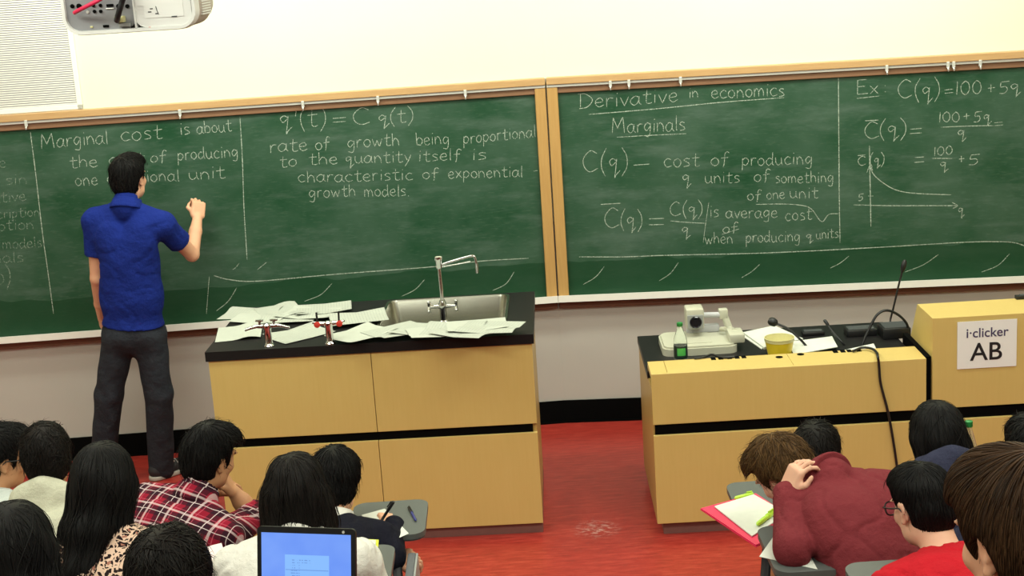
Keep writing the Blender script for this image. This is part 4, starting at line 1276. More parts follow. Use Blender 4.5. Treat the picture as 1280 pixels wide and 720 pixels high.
def mesh_from(name, V, Q, mats, parent=None, origin=None):
    """V world coordinates; the parent is an unrotated empty, so local = world - parent location"""
    off = np.array(parent.location) if parent is not None else np.zeros(3)
    if parent is not None and parent.parent is not None:
        off = off + np.array(parent.parent.location)
    o_ = np.zeros(3)
    V = V - off - o_
    me = bpy.data.meshes.new(name)
    me.vertices.add(len(V)); me.vertices.foreach_set('co', V.astype(np.float32).ravel())
    k = Q.shape[1]
    me.loops.add(len(Q) * k); me.loops.foreach_set('vertex_index', Q.astype(np.int32).ravel())
    me.polygons.add(len(Q)); me.polygons.foreach_set('loop_start', np.arange(0, len(Q) * k, k, dtype=np.int32))
    me.polygons.foreach_set('use_smooth', np.ones(len(Q), bool))
    me.update(calc_edges=True)
    o = bpy.data.objects.new(name, me)
    COL.objects.link(o)
    for m in (mats if isinstance(mats, (list, tuple)) else [mats]):
        me.materials.append(MT(m) if isinstance(m, str) else m)
    if parent is not None:
        o.parent = parent
    return o

# ------------------------------------------------------------------ skin, hair and cloth
def skin_mat(name, rgb):
    if name in MATS: return name
    m = NT(name).set(0.55, 0, 0.3)
    c = lin(rgb)
    n = m.noise(m.coords(), 22, 4)
    m.color(m.mix(n, tuple(x * f for x, f in zip(c, (0.93, 0.86, 0.84))), c))
    m.b.inputs['Subsurface Weight'].default_value = 0.08
    m.b.inputs['Subsurface Radius'].default_value = (0.01, 0.004, 0.002)
    m.bump(m.noise(m.coords(), 260, 2), 0.06, 0.002)
    return name
def hair_mat(name, rgb, rgb2, rough=0.55):
    if name in MATS: return name
    m = NT(name).set(rough, 0, 0.14)
    g = m.n('ShaderNodeNewGeometry')
    m.color(m.mix(g.outputs['Random Per Island'], lin(rgb), lin(rgb2)))
    return name
hair_mat('hair_black', (9, 8, 9), (20, 18, 18))
hair_mat('hair_soft_black', (12, 10, 10), (27, 22, 20))
hair_mat('hair_dark_brown', (34, 22, 14), (70, 48, 30))
hair_mat('hair_brown', (56, 39, 22), (98, 71, 41), 0.55)
skin_mat('skin_light', (224, 172, 140)); skin_mat('skin_tan', (196, 146, 108)); skin_mat('skin_pale', (226, 178, 152))
def plaid(r, u, tilt):
    m = NT('plaid_cloth').set(0.9, 0, 0.15)
    r = nrm(r); u = nrm(u)
    a = r * math.cos(tilt) - u * math.sin(tilt); b = r * math.sin(tilt) + u * math.cos(tilt)
    tc = m.n('ShaderNodeTexCoord')
    wv = m.n('ShaderNodeTexNoise'); wv.inputs['Scale'].default_value = 5.0; m.l(tc.outputs['Object'], wv.inputs['Vector'])
    def along(v):
        d = m.n('ShaderNodeVectorMath', _operation='DOT_PRODUCT'); m.l(tc.outputs['Object'], d.inputs[0]); d.inputs[1].default_value = tuple(v)
        return m.math('ADD', d.outputs['Value'], m.math('MULTIPLY', wv.outputs[0], 0.03))
    def stripes(v, per, lo, hi, ph=0.0):
        f = m.math('FRACT', m.math('ADD', m.math('DIVIDE', v, per), ph))
        return m.math('MULTIPLY', m.math('GREATER_THAN', f, lo), m.math('LESS_THAN', f, hi))
    P = 0.078
    X, Z = along(a), along(b)
    base = m.mix(0.0, lin((142, 24, 46)), lin((142, 24, 46)))
    dark = lin((34, 22, 34)); white = lin((226, 206, 206)); pink = lin((206, 92, 112))
    for v in (X, Z):
        base = m.mix(m.math('MULTIPLY', stripes(v, P, 0.0, 0.46), 0.75), base, dark)
    for v in (X, Z):
        base = m.mix(m.math('MULTIPLY', stripes(v, P, 0.50, 0.60), 0.5), base, white)
        base = m.mix(m.math('MULTIPLY', stripes(v, P, 0.21, 0.245), 0.75), base, white)
        base = m.mix(m.math('MULTIPLY', stripes(v, P, 0.70, 0.735), 0.5), base, pink)
    m.color(base)
    n1 = m.noise(m.coords(), 14, 4)
    m.bump(n1, 0.3, 0.012)
def leopard():
    m = NT('leopard_cloth').set(0.85, 0, 0.2)
    co = m.coords((1, 1, 0.75))
    wob = m.n('ShaderNodeTexNoise'); wob.inputs['Scale'].default_value = 22; m.l(co, wob.inputs['Vector'])
    mx = m.mix(0.035, co, wob.outputs['Color'], 'ADD')
    v = m.n('ShaderNodeTexVoronoi', _feature='F1'); v.inputs['Scale'].default_value = 40; m.l(mx, v.inputs['Vector'])
    e = m.n('ShaderNodeTexVoronoi', _feature='DISTANCE_TO_EDGE'); e.inputs['Scale'].default_value = 40; m.l(mx, e.inputs['Vector'])
    d = e.outputs['Distance']
    ring = m.math('MULTIPLY', m.math('GREATER_THAN', d, 0.07), m.math('LESS_THAN', d, 0.30))
    br = m.noise(m.coords(), 60, 2)
    ring = m.math('MULTIPLY', ring, m.math('GREATER_THAN', br, 0.47))
    ctr = m.math('GREATER_THAN', d, 0.30)
    base = m.mix(ctr, lin((224, 190, 168)), lin((168, 112, 96)))
    m.color(m.mix(ring, base, lin((34, 20, 22))))
    m.bump(m.noise(m.coords(), 16, 4), 0.3, 0.012)
leopard()
fabric('blue_polo', (22, 40, 118), 0.10)
fabric('white_shirt', (226, 222, 214), 0.05)
fabric('oatmeal_fleece', (190, 188, 168), 0.08)
fabric('pale_grey_cloth', (190, 196, 192), 0.06)
fabric('navy_knit', (20, 20, 32), 0.15)
fabric('navy_hoodie', (48, 50, 70), 0.12)
fabric('maroon_shirt', (116, 44, 50), 0.16)
fabric('red_tee', (182, 26, 38), 0.08)
fabric('black_cloth', (24, 23, 26), 0.15)
fabric('grey_cloth', (70, 72, 78), 0.15)
fabric('dark_denim', (44, 47, 54), 0.35)
fabric('jeans_blue', (44, 54, 84), 0.2)
simple('shoe_black', (36, 35, 38), 0.7); simple('shoe_sole', (168, 160, 150), 0.7); simple('shoe_lace', (196, 192, 186), 0.8)
simple('eye_white', (230, 228, 222), 0.2); simple('eye_dark', (30, 20, 14), 0.1)
simple('belt_black', (16, 15, 16), 0.4)

def frame(f, up):
    f = nrm(f); r = nrm(np.cross(f, up)); u = np.cross(r, f)
    return r, f, u
def rot(axis, ang, v):
    return np.array(Matrix.Rotation(ang, 3, Vector(nrm(axis))) @ Vector(v))

def add_hand(F, W, d, n, side, curl=0.5, spread=0.12, thumb=0.5, scale=1.0, curls=None, k=0.006):
    """palm and five bent fingers; W wrist, d wrist-to-knuckles, n out of the palm, side +1 for a right hand"""
    d = nrm(d); n = nrm(np.asarray(n, float)); n = nrm(n - d * (n @ d))
    l = np.cross(d, n) * (-1 if side > 0 else 1)          # towards the little finger
    S = scale
    Rm = np.stack([l, d, n], 1)
    F.rbox(W + d * 0.046 * S, np.array([0.030, 0.036, 0.004]) * S, 0.009 * S, Rm, k=0.015)
    F.ell(W + d * 0.03 * S - l * 0.024 * S + n * 0.008 * S, np.array([0.017, 0.03, 0.014]) * S, Rm, k=0.012)
    tips = []
    for i, (off, ln) in enumerate(((-0.029, 0.074), (-0.0095, 0.083), (0.010, 0.077), (0.029, 0.060))):
        c = curls[i] if curls else curl
        b = W + d * (0.084 - 0.004 * abs(i - 1)) * S + l * off * S
        dd = nrm(d + l * (off / 0.03) * spread)
        ax = np.cross(dd, n)
        p = b
        ang = c * 0.7
        seg = (0.46, 0.30, 0.24)
        r = 0.0088 * S if i < 3 else 0.0076 * S
        for q, sg in enumerate(seg):
            v = rot(ax, ang, dd)
            e = p + v * ln * sg * S
            F.rc(p, e, r, r * 0.9, k=k * 0.6)
            p = e; r *= 0.9
            ang += c * (1.0 if q == 0 else 0.75)
        tips.append(p)
    tb = W + d * 0.026 * S - l * 0.026 * S + n * 0.006 * S
    v = nrm(d * 0.75 - l * 0.75 + n * 0.35 * (0.5 + thumb))
    e = tb + v * 0.040 * S
    F.rc(tb, e, 0.0125 * S, 0.010 * S, k=0.008)
    v2 = nrm(d * 1.0 - l * (0.35 - 0.8 * thumb) + n * 0.5 * thumb)
    e2 = e + v2 * 0.032 * S
    F.rc(e, e2, 0.0098 * S, 0.008 * S, k=0.005)
    return tips

def add_head(F, H, R, s=1.0, jaw=1.0):
    """R columns right, forward, up; H the middle of the skull"""
    P = lambda x, y, z: H + R @ (np.array([x, y, z]) * s)
    E = lambda c, r, k=0.02, op='u': F.ell(P(*c), np.array(r) * s, R, k, op)
    E((0, -0.012, 0.028), (0.074, 0.094, 0.088))
    E((0, 0.028, -0.035), (0.060, 0.062, 0.078), 0.04)
    E((0, 0.058, -0.098), (0.034 * jaw, 0.030, 0.022), 0.04)
    for sx in (-1, 1):
        E((sx * 0.030, 0.084, 0.006), (0.015, 0.012, 0.010), 0.012, 's')
        E((sx * 0.032, 0.074, 0.004), (0.013, 0.012, 0.011), 0.004)
        E((sx * 0.028, 0.088, 0.026), (0.024, 0.009, 0.007), 0.014)
        E((sx * 0.042, 0.062, -0.028), (0.020, 0.020, 0.018), 0.025)
        E((sx * 0.045, 0.012, -0.078), (0.020, 0.034, 0.022), 0.035)
        # ear
        E((sx * 0.077, -0.006, -0.012), (0.008, 0.020, 0.032), 0.006)
        E((sx * 0.086, -0.012, 0.000), (0.006, 0.020, 0.024), 0.004)
        E((sx * 0.088, -0.004, -0.006), (0.006, 0.010, 0.014), 0.004, 's')
        E((sx * 0.080, 0.002, -0.040), (0.007, 0.009, 0.010), 0.005)
    F.rc(P(0, 0.088, 0.012), P(0, 0.110, -0.034), 0.009 * s, 0.013 * s, k=0.012)
    for sx in (-1, 1):
        E((sx * 0.014, 0.098, -0.036), (0.010, 0.011, 0.009), 0.008)
    E((0, 0.092, -0.064), (0.024, 0.010, 0.007), 0.008)
    E((0, 0.089, -0.078), (0.022, 0.010, 0.008), 0.008)
    E((0, 0.101, -0.071), (0.022, 0.006, 0.0018), 0.003, 's')

def torso_prims(F, J, g=0.0, k=0.05, low=True):
    N, P, r, f, u, sw = J['N'], J['P'], J['r'], J['f'], J['u'], J['sw']
    R = np.stack([r, f, u], 1)
    fat = J['fat']
    L = np.linalg.norm(N - P)
    F.ell(N - u * 0.215 * L / 0.52 - f * 0.010, np.array([0.148 * fat * sw / 0.185, 0.103 * fat, 0.165]), R, k, grow=g)
    for s, S in ((-1, J['LS']), (1, J['RS'])):
        F.rc(N + s * r * 0.025 - u * 0.03, S + u * 0.006, 0.044, 0.052, k=k, grow=g)
        F.ell(N + s * r * 0.08 - u * 0.165 - f * 0.045, np.array([0.070, 0.052, 0.10]), R, k, grow=g)
    F.ell(N - u * 0.37 * L / 0.52, np.array([0.142 * fat * sw / 0.185, 0.10 * fat, 0.15]), R, k, grow=g)
    if J.get('boxy') and g > 0:
        F.ell(N - u * 0.36 * L / 0.52, np.array([0.152 * sw / 0.185, 0.105, 0.26]), R, k, grow=g)
    if low:
        F.ell(P - u * 0.0, np.array([0.165 * fat * sw / 0.185, 0.125 * fat, 0.115]), R, k, grow=g)

def trace_locks(F, roots, flow, n_step, step, lift, w0, rng, jitter=0.25, free=0.0, fall=None):
    """hair locks: paths that follow the field's surface from the roots along flow(P, N)"""
    P = roots.copy()
    m = len(P)
    paths = [P.copy()]; nors = []
    jit = rng.normal(size=(m, 3)) * jitter
    for i in range(n_step):
        Nn = F.grad(P)
        nors.append(Nn)
        d = flow(P, Nn) + jit
        d = d - Nn * (d * Nn).sum(1, keepdims=True) * (1 - free)
        d /= np.linalg.norm(d, axis=1, keepdims=True) + 1e-9
        P = P + d * step
        dv = F.sample(P)
        Nn = F.grad(P)
        tgt = lift * (i + 1) / n_step
        P = P - Nn * np.clip(dv - tgt, -0.02, 0.02)[:, None]
        paths.append(P.copy())
    nors.append(F.grad(P))
    return np.stack(paths, 1), np.stack(nors, 1)
def lock_mesh(path, nor, w, tip=0.15):
    """each lock a tapered four-sided strand lying on the surface"""
    m, n, _ = path.shape
    T = np.gradient(path, axis=1)
    T /= np.linalg.norm(T, axis=2, keepdims=True) + 1e-9
    B = np.cross(T, nor); B /= np.linalg.norm(B, axis=2, keepdims=True) + 1e-9
    t = np.linspace(0, 1, n)[None, :, None]
    ww = w[:, None, None] * np.minimum(1, 0.5 + t * 4) * (1 - (1 - tip) * np.clip((t - 0.45) / 0.55, 0, 1))
    hh = ww * 0.55
    ring = np.stack([path + B * ww, path + nor * hh, path - B * ww, path - nor * hh], 2)     # m n 4 3
    V = ring.reshape(-1, 3)
    base = np.arange(m)[:, None] * (n * 4) + np.arange(n - 1)[None, :] * 4
    base = base.reshape(-1)
    Q = []
    for k in range(4):
        k2 = (k + 1) % 4
        Q.append(np.stack([base + k, base + k2, base + 4 + k2, base + 4 + k], 1))
    end0 = (np.arange(m) * n * 4)
    Q.append(np.stack([end0 + 3, end0 + 2, end0 + 1, end0], 1))
    end1 = end0 + (n - 1) * 4
    Q.append(np.stack([end1, end1 + 1, end1 + 2, end1 + 3], 1))
    return V, np.concatenate(Q)

def make_hair(parent, H, R, s, style, mat, seed, crown=(0, -0.05, 0.10), n=420, width=0.0026, mess=0.25, down=None, length=None, part=None, thick=0.0, fly=1.0):
    rng = np.random.default_rng(seed)
    P = lambda x, y, z: H + R @ (np.array([x, y, z]) * s)
    L = length or {'short': 0, 'bob': 0.16, 'long': 0.42}[style]
    dn = nrm(down) if down is not None else np.array([0, 0, -1.0])
    lo = H - 0.2; hi = H + 0.2
    back = -R[:, 1]
    if style != 'short':
        pts = [H + dn * L + back * 0.12, H + dn * L - back * 0.02]
        lo = np.minimum(lo, np.min(pts, 0) - 0.16); hi = np.maximum(hi, np.max(pts, 0) + 0.16)
    F = Field(lo, hi, 0.0055)
    g = 0.014 + thick
    F.ell(P(0, -0.014, 0.032), np.array([0.076, 0.096, 0.090]) * s + g, R, 0.02)
    F.ell(P(0, -0.045, -0.02), np.array([0.066, 0.062, 0.075]) * s + g * 0.8, R, 0.03)
    if style == 'short':
        F.ell(P(0, 0.04, 0.075), np.array([0.06, 0.06, 0.045]) * s + g * 0.7, R, 0.03)
        # free the face, the ears and the nape
        F.rbox(P(0, 0.15, -0.075), np.array([0.2, 0.085, 0.115]), 0.02, R, 0.015, 's')
        for sx in (-1, 1):
            F.ell(P(sx * 0.088, 0.004, -0.030), np.array([0.030, 0.034, 0.045]) * s, R, 0.012, 's')
        F.cut(P(0, 0, -0.085), R @ np.array([0, 0.45, -1.0]), 0.012)
    else:
        wd = 0.078 if style == 'bob' else 0.070
        nseg = 5
        for i in range(nseg):
            a = i / nseg; b = (i + 1) / nseg
            for sx in (-1, -0.35, 0.35, 1):
                fl = 1.0 + (0.12 if style == 'bob' else -0.15) * b
                q = lambda t: P(sx * wd * (1.0 - 0.25 * t if style == 'long' else 1.0 + 0.05 * t), -0.045 - (0.02 if abs(sx) < 1 else -0.03), 0.0) + dn * L * t + back * (0.03 * t if style == 'long' else 0.0)
                r = (0.040 if abs(sx) < 1 else 0.032) * (1 - 0.28 * b if style == 'long' else 1.0 - 0.1 * b)
                F.rc(q(a), q(b), r, r, k=0.03)
        F.rbox(P(0, 0.155, -0.115), np.array([0.055, 0.085, 0.15]), 0.02, R, 0.012, 's')
        if style == 'bob':
            F.cut(H + dn * (L + 0.005), dn, 0.015)
    F.ripple(0.0035, 60, seed, 2)
    V, Q = F.mesh()
    # locks
    W = P(*crown)
    sel = rng.permutation(len(V))
    nn = F.grad(V[sel[:9000]])
    cand = V[sel[:9000]]
    lc = (cand - H) @ R / s
    if style == 'short':
        okm = (lc[:, 2] > -0.085)
    else:
        okm = ((cand - H) @ dn < 0.06)
    cand = cand[okm]
    # even spread
    cr_ = W
    def flow(Pp, Nn):
        a = Pp - cr_
        dist = np.linalg.norm(a, axis=1, keepdims=True)
        a = a / (dist + 1e-6)
        wgt = np.clip(dist / 0.16, 0, 1) if style != 'short' else np.clip(dist / 0.22, 0, 0.7)
        return a * (1.15 - wgt) + dn * (wgt * (1.5 if style != 'short' else 0.8))
    if style == 'short':
        steps, st, lift = 8, 0.0075 * s, 0.0035 + 0.3 * thick
        n = int(n * 2.6)
    elif style == 'bob':
        steps, st, lift = 16, 0.0125, 0.002
        n = int(n * 1.6)
    else:
        steps, st, lift = 22, 0.0185, 0.002
        n = int(n * 1.6)
    path, nor = trace_locks(F, cand[:n], flow, steps, st, lift, width, rng, mess)
    w = width * rng.uniform(0.5, 1.3, len(path))
    V2, Q2 = lock_mesh(path, nor, w)
    Va = np.concatenate([V, V2]); Qa = np.concatenate([Q, Q2 + len(V)])
    # loose, thinner strands that stand off the rest
    nf = int(n // 6 * fly)
    if nf < 1:
        return mesh_from('hair', Va, Qa, mat, parent)
    path, nor = trace_locks(F, cand[n:n + nf], flow, steps, st, lift + 0.012, width, rng, mess * 1.2 + 0.3)
    V3, Q3 = lock_mesh(path, nor, width * 0.5 * rng.uniform(0.5, 1.2, len(path)))
    Qa = np.concatenate([Qa, Q3 + len(Va)]); Va = np.concatenate([Va, V3])
    return mesh_from('hair', Va, Qa, mat, parent)

def spectacles(parent, H, R, s=1.0, mat='black_plastic'):
    P = lambda x, y, z: H + R @ (np.array([x, y, z]) * s)
    off = np.array(parent.location)
    m = MB()
    for sx in (-1, 1):
        pts = []
        for k in range(25):
            a = 2 * math.pi * k / 24
            pts.append(P(sx * 0.034 + 0.027 * math.copysign(abs(math.cos(a)) ** 0.7, math.cos(a)), 0.112 - 0.0035 * abs(math.cos(a)), 0.002 + 0.021 * math.copysign(abs(math.sin(a)) ** 0.7, math.sin(a))) - off)
        m.tube(pts, 0.0024, 6, cap=False)
        m.tube([P(sx * 0.061, 0.109, 0.010) - off, P(sx * 0.074, 0.098, 0.010) - off, P(sx * 0.084, 0.05, 0.006) - off, P(sx * 0.0865, 0.0, 0.004) - off, P(sx * 0.086, -0.022, -0.016) - off], 0.0024, 6)
    m.tube([P(-0.008, 0.112, 0.006) - off, P(0, 0.116, 0.010) - off, P(0.008, 0.112, 0.006) - off], 0.002, 6)
    g = m.build('spectacles', mat, parent, smooth=True)
    m = MB()
    for sx in (-1, 1):
        q = [P(sx * 0.034 + 0.025 * math.cos(2 * math.pi * k / 20), 0.1105, 0.002 + 0.019 * math.sin(2 * math.pi * k / 20)) - off for k in range(20)]
        b = [p_ + R @ np.array([0, 0.0015, 0]) for p_ in q]
        A = [m.bm.verts.new(p_) for p_ in q]; B_ = [m.bm.verts.new(p_) for p_ in b]
        m.bm.faces.new(A); m.bm.faces.new(B_[::-1])
        for k in range(20):
            m.bm.faces.new((A[k], A[(k + 1) % 20], B_[(k + 1) % 20], B_[k]))
    m.build('lens', 'spectacle_lens', g)

def person(label, head, yaw=0.0, pitch=0.25, hyaw=0.0, roll=0.0, floor=0.0, pelvis_z=None, hs=1.0, fat=1.0, sw=0.185, lean_side=0.0, tlen=0.50,
           skin='skin_light', hair=None, shirt=None, trousers='dark_denim', arms=None, glasses=None, standing=None, h=0.0068, neck_back=0.03, N_at=None, group=None, hood=None, eyes=True, max_lean=62, base=None):
    """a whole figure: one continuous body, with hair and clothing as its children.  head: world position of the middle of the skull"""
    Hc = np.asarray(head, float)
    f0 = np.array([-math.sin(yaw), math.cos(yaw), 0]); r0 = np.array([math.cos(yaw), math.sin(yaw), 0]); z = np.array([0, 0, 1.0])
    # head frame
    a = yaw + hyaw
    hf = np.array([-math.sin(a), math.cos(a), 0]); hr = np.array([math.cos(a), math.sin(a), 0])
    hf2 = rot(hr, -pitch, hf); hu = np.cross(hr, hf2)
    hr2 = rot(hf2, roll, hr); hu = rot(hf2, roll, hu)
    R = np.stack([hr2, hf2, hu], 1)
    nz = nrm(hu * 0.65 + z * 0.5 + f0 * 0.25)
    N = Hc - nz * 0.155 * hs - hf2 * neck_back
    if N_at is not None:
        N = np.asarray(N_at, float)
    J = {'sw': sw, 'fat': fat, 'boxy': bool(standing)}
    if standing is None:
        pz = floor + 0.55 if pelvis_z is None else pelvis_z
        c = np.clip((N[2] - pz) / tlen, math.cos(math.radians(max_lean)), 1)
        th = math.acos(c)
        u = nrm(z * math.cos(th) + f0 * math.sin(th) + r0 * lean_side)
        P = N - u * tlen
    else:
        P = np.asarray(standing['pelvis'], float)
        u = nrm(N - P)
    r = nrm(np.cross(f0, z)); f = nrm(np.cross(u, r)); r = nrm(np.cross(f, u))
    J.update(N=N, P=P, r=r, f=f, u=u)
    LS = N - r * sw - u * 0.098 + f * 0.01; RS = N + r * sw - u * 0.098 + f * 0.01
    arms = arms or {}
    for k_, S_ in (('LS', 'L'), ('RS', 'R')):
        J[k_] = (LS if S_ == 'L' else RS) + np.asarray(arms.get(S_, {}).get('shrug', (0, 0, 0)), float)
    LS, RS = J['LS'], J['RS']
    A = {}
    for S_, sh, sg in (('L', LS, -1), ('R', RS, 1)):
        q = dict(arms.get(S_, {}))
        if 'elbow' not in q:
            q['elbow'] = sh - z * 0.24 + r0 * sg * 0.06 + f0 * 0.10
        if 'wrist' not in q:
            q['wrist'] = np.asarray(q['elbow'], float) + f0 * 0.22 - r0 * sg * 0.09 + z * 0.02
        q['elbow'] = np.asarray(q['elbow'], float); q['wrist'] = np.asarray(q['wrist'], float)
        dv = nrm(q['wrist'] - q['elbow'])
        q['dir'] = np.asarray(q.get('dir', dv), float)
        q['palm'] = np.asarray(q.get('palm', -z), float)
        A[S_] = q
    # legs
    if standing is None:
        legs = []
        for sg in (-1, 1):
            hip = P + r * sg * 0.09 - z * 0.02
            knee = hip + f0 * 0.43 + r0 * sg * 0.05; knee[2] = floor + 0.50
            ank = knee + f0 * 0.02; ank[2] = floor + 0.09
            legs.append((hip, knee, ank, f0))
    else:
        legs = standing['legs']
    if base is None:
        base = np.array([P[0], P[1], floor])
    t = thing('person', label, 'person', base, 0, group)
    pts = [Hc, N, P, LS, RS] + [A[k]['elbow'] for k in A] + [A[k]['wrist'] for k in A] + [q for L_ in legs for q in L_[:3]]
    lo = np.min(pts, 0) - 0.24; hi = np.max(pts, 0) + 0.24
    lo[2] = max(lo[2], floor - 0.02)
    # ---- body: one continuous surface
    F = Field(lo, hi, h)
    torso_prims(F, J, -0.004)
    F.rc(N - u * 0.04, Hc - hf2 * 0.02 - nz * 0.05, 0.058 * hs, 0.053 * hs, k=0.025)
    for S_, sh, sg in (('L', LS, -1), ('R', RS, 1)):
        q = A[S_]
        F.rc(sh, q['elbow'], 0.047, 0.038, k=0.03)
        F.rc(q['elbow'], q['wrist'] * 0.62 + q['elbow'] * 0.38, 0.0385, 0.034, k=0.012)
        F.rc(q['wrist'] * 0.62 + q['elbow'] * 0.38, q['wrist'], 0.034, 0.0255, k=0.012)
    for hip, knee, ank, ff in legs:
        F.rc(hip, knee, 0.080, 0.052, k=0.04); F.rc(knee, ank, 0.050, 0.036, k=0.02)
        F.ell(knee * .62 + ank * .38 - ff * 0.010, (0.040, 0.042, 0.085), None, 0.02)
        F.rc(ank - z * 0.045 - ff * 0.02, ank - z * 0.055 + ff * 0.15, 0.036, 0.03, k=0.02)
    add_head(F, Hc, R, hs)
    for S_, sg in (('L', -1), ('R', 1)):
        q = A[S_]
        q['tips'] = add_hand(F, q['wrist'], q['dir'], q['palm'], sg, q.get('curl', 0.45), q.get('spread', 0.1), q.get('thumb', 0.4), curls=q.get('curls'))
    V, Q = F.mesh()
    mesh_from('body', V, Q, skin, t)
    # ---- shirt
    if shirt:
        mat, sleeve = shirt['mat'], shirt.get('sleeve', 'long')
        F = Field(lo, hi, h * 1.05)
        g = shirt.get('loose', 0.012)
        torso_prims(F, J, g, low=shirt.get('low', True))
        for S_, sh in (('L', LS), ('R', RS)):
            q = A[S_]
            e, w = q['elbow'], q['wrist']
            if sleeve == 'short':
                m_ = sh * 0.38 + e * 0.62
                F.rc(sh, m_, 0.056, 0.056, k=0.035, grow=g * 0.5)
            else:
                F.rc(sh, e, 0.053, 0.046, k=shirt.get('armk', 0.03), grow=g * 0.6)
                w2 = e + (w - e) * shirt.get('cuff', 0.94)
                F.rc(e, w2, 0.046, 0.036, k=0.02, grow=g * 0.5)
        col = shirt.get('collar', 0.012)
        # collar band around the neck
        cdir = nrm(Hc - N)
        if shirt.get('collar_up', 0):
            F.rc(N - cdir * 0.01 - f * 0.004, N + cdir * shirt['collar_up'] - f * 0.006, 0.076, 0.068, k=0.012)
        F.ripple(shirt.get('fold', 0.0045), shirt.get('freq', 34), len(label), 2, shirt.get('stretch'), crease=True)
        # neck opening
        F.rc(N + cdir * (shirt.get('collar_up', 0) * 0.5 + 0.035), N + cdir * 0.2, 0.060 if shirt.get('collar_up') else 0.064, 0.10, k=0.006, op='s')
        if standing:
            F.cut(P + u * standing['hem'], -u, 0.004)
        if sleeve == 'short':
            for S_, sh in (('L', LS), ('R', RS)):
                q = A[S_]
                m_ = sh * 0.42 + q['elbow'] * 0.58
                dd = nrm(q['elbow'] - sh)
                # trim the sleeve end flat
                wn = F.win(m_ + dd * 0.0 - 0.11, m_ + dd * 0.10 + 0.11)
                if wn:
                    sl, X, Y, Z = wn
                    pl = (X - m_[0]) * dd[0] + (Y - m_[1]) * dd[1] + (Z - m_[2]) * dd[2]
                    rad = np.sqrt(np.maximum((X - m_[0]) ** 2 + (Y - m_[1]) ** 2 + (Z - m_[2]) ** 2 - pl ** 2, 0))
                    d = np.maximum(-pl, rad - 0.085)
                    F._op(sl, d, 0.0, 's')
        if hood:
            F.ell(N - f * 0.075 - u * 0.015, (0.115, 0.045, 0.06), np.stack([r, f, u], 1), 0.03)
            F.rc(N - r * 0.09 - f * 0.015 + u * 0.02, N - f * 0.085 + u * 0.008, 0.026, 0.034, k=0.025)
            F.rc(N + r * 0.09 - f * 0.015 + u * 0.02, N - f * 0.085 + u * 0.008, 0.026, 0.034, k=0.025)
        V, Q = F.mesh()
        if mat == 'plaid_cloth' and mat not in MATS:
            plaid(r, u, math.radians(-6))
        mesh_from(shirt.get('name', 'shirt'), V, Q, mat, t)
        if shirt.get('flap'):
            # folded collar of its own cloth
            F = Field(N - 0.16, N + 0.16, 0.005)
            F.rc(N + cdir * 0.006 - f * 0.006, N + cdir * 0.024 - f * 0.004, 0.080, 0.070, k=0.0)
            F.rc(N - cdir * 0.012 - f * 0.010, N + cdir * 0.016 - f * 0.006, 0.086, 0.075, k=0.01)
            F.rc(N - cdir * 0.03, N + cdir * 0.2, 0.066, 0.064, k=0.004, op='s')
            F.cut(N - cdir * 0.022, -cdir, 0.003); F.cut(N + cdir * 0.034, cdir, 0.003)
            F.cut(N + f * 0.045, f, 0.004)
            V, Q = F.mesh()
            mesh_from('collar', V, Q, shirt.get('collar_mat', mat), t)
    # ---- trousers, shoes
    F = Field(lo, hi, h * 1.2)
    Rb = np.stack([r, f, u], 1)
    F.ell(P, np.array([0.165 * fat * sw / 0.19, 0.128 * fat, 0.12]), Rb, 0.03, grow=0.006)
    tl = standing.get('taper', 0.0) if standing else 0
    for hip, knee, ank, ff in legs:
        F.rc(hip, knee, 0.092, 0.074, k=0.04); F.rc(knee, ank + (ank - knee) * 0.10, 0.074, 0.070, k=0.02)
    F.ripple(0.007 if standing else 0.004, 40, 5, 2, (1, 1, 0.6))
    F.cut(P + u * (standing['waist'] if standing else 0.09), u, 0.004)
    for hip, knee, ank, ff in legs:
        pass
    V, Q = F.mesh()
    mesh_from('trousers', V, Q, trousers, t)
    for hip, knee, ank, ff in legs:
        side = nrm(np.cross(ff, z))
        Rf = np.stack([side, ff, z], 1)
        c = ank.copy(); c[2] = floor
        F = Field(c - 0.26, c + 0.26, 0.006)
        F.rc(c + z * 0.05 - ff * 0.035, c + z * 0.042 + ff * 0.13, 0.043, 0.038, k=0.02)
        F.rc(c + z * 0.05 - ff * 0.02, c + z * 0.10 - ff * 0.015, 0.045, 0.043, k=0.02)
        F.ell(c + z * 0.035 + ff * 0.15, (0.046, 0.06, 0.034), Rf, 0.02)
        F.cut(c + z * 0.018, -z); F.cut(c + z * 0.115, z)
        V, Q = F.mesh()
        so = mesh_from('shoe', V, Q, 'shoe_black', t)
        if standing:
            F = Field(c - 0.26, c + 0.26, 0.006)
            F.rc(c + z * 0.012 - ff * 0.035, c + z * 0.012 + ff * 0.155, 0.046, 0.047, k=0.0)
            F.cut(c + z * 0.026, z); F.cut(c + z * 0.001, -z)
            V, Q = F.mesh()
            mesh_from('sole', V, Q, 'shoe_sole', so)
            m = MB()
            o_ = np.array(t.location)
            for k in range(4):
                q = c + z * (0.105 - 0.012 * k) + ff * (0.04 + 0.022 * k) - o_
                m.tube([q - side * 0.034 - z * 0.012, q + z * 0.003, q + side * 0.034 - z * 0.012], 0.0035, 6)
            m.build('laces', 'shoe_lace', so, smooth=True)
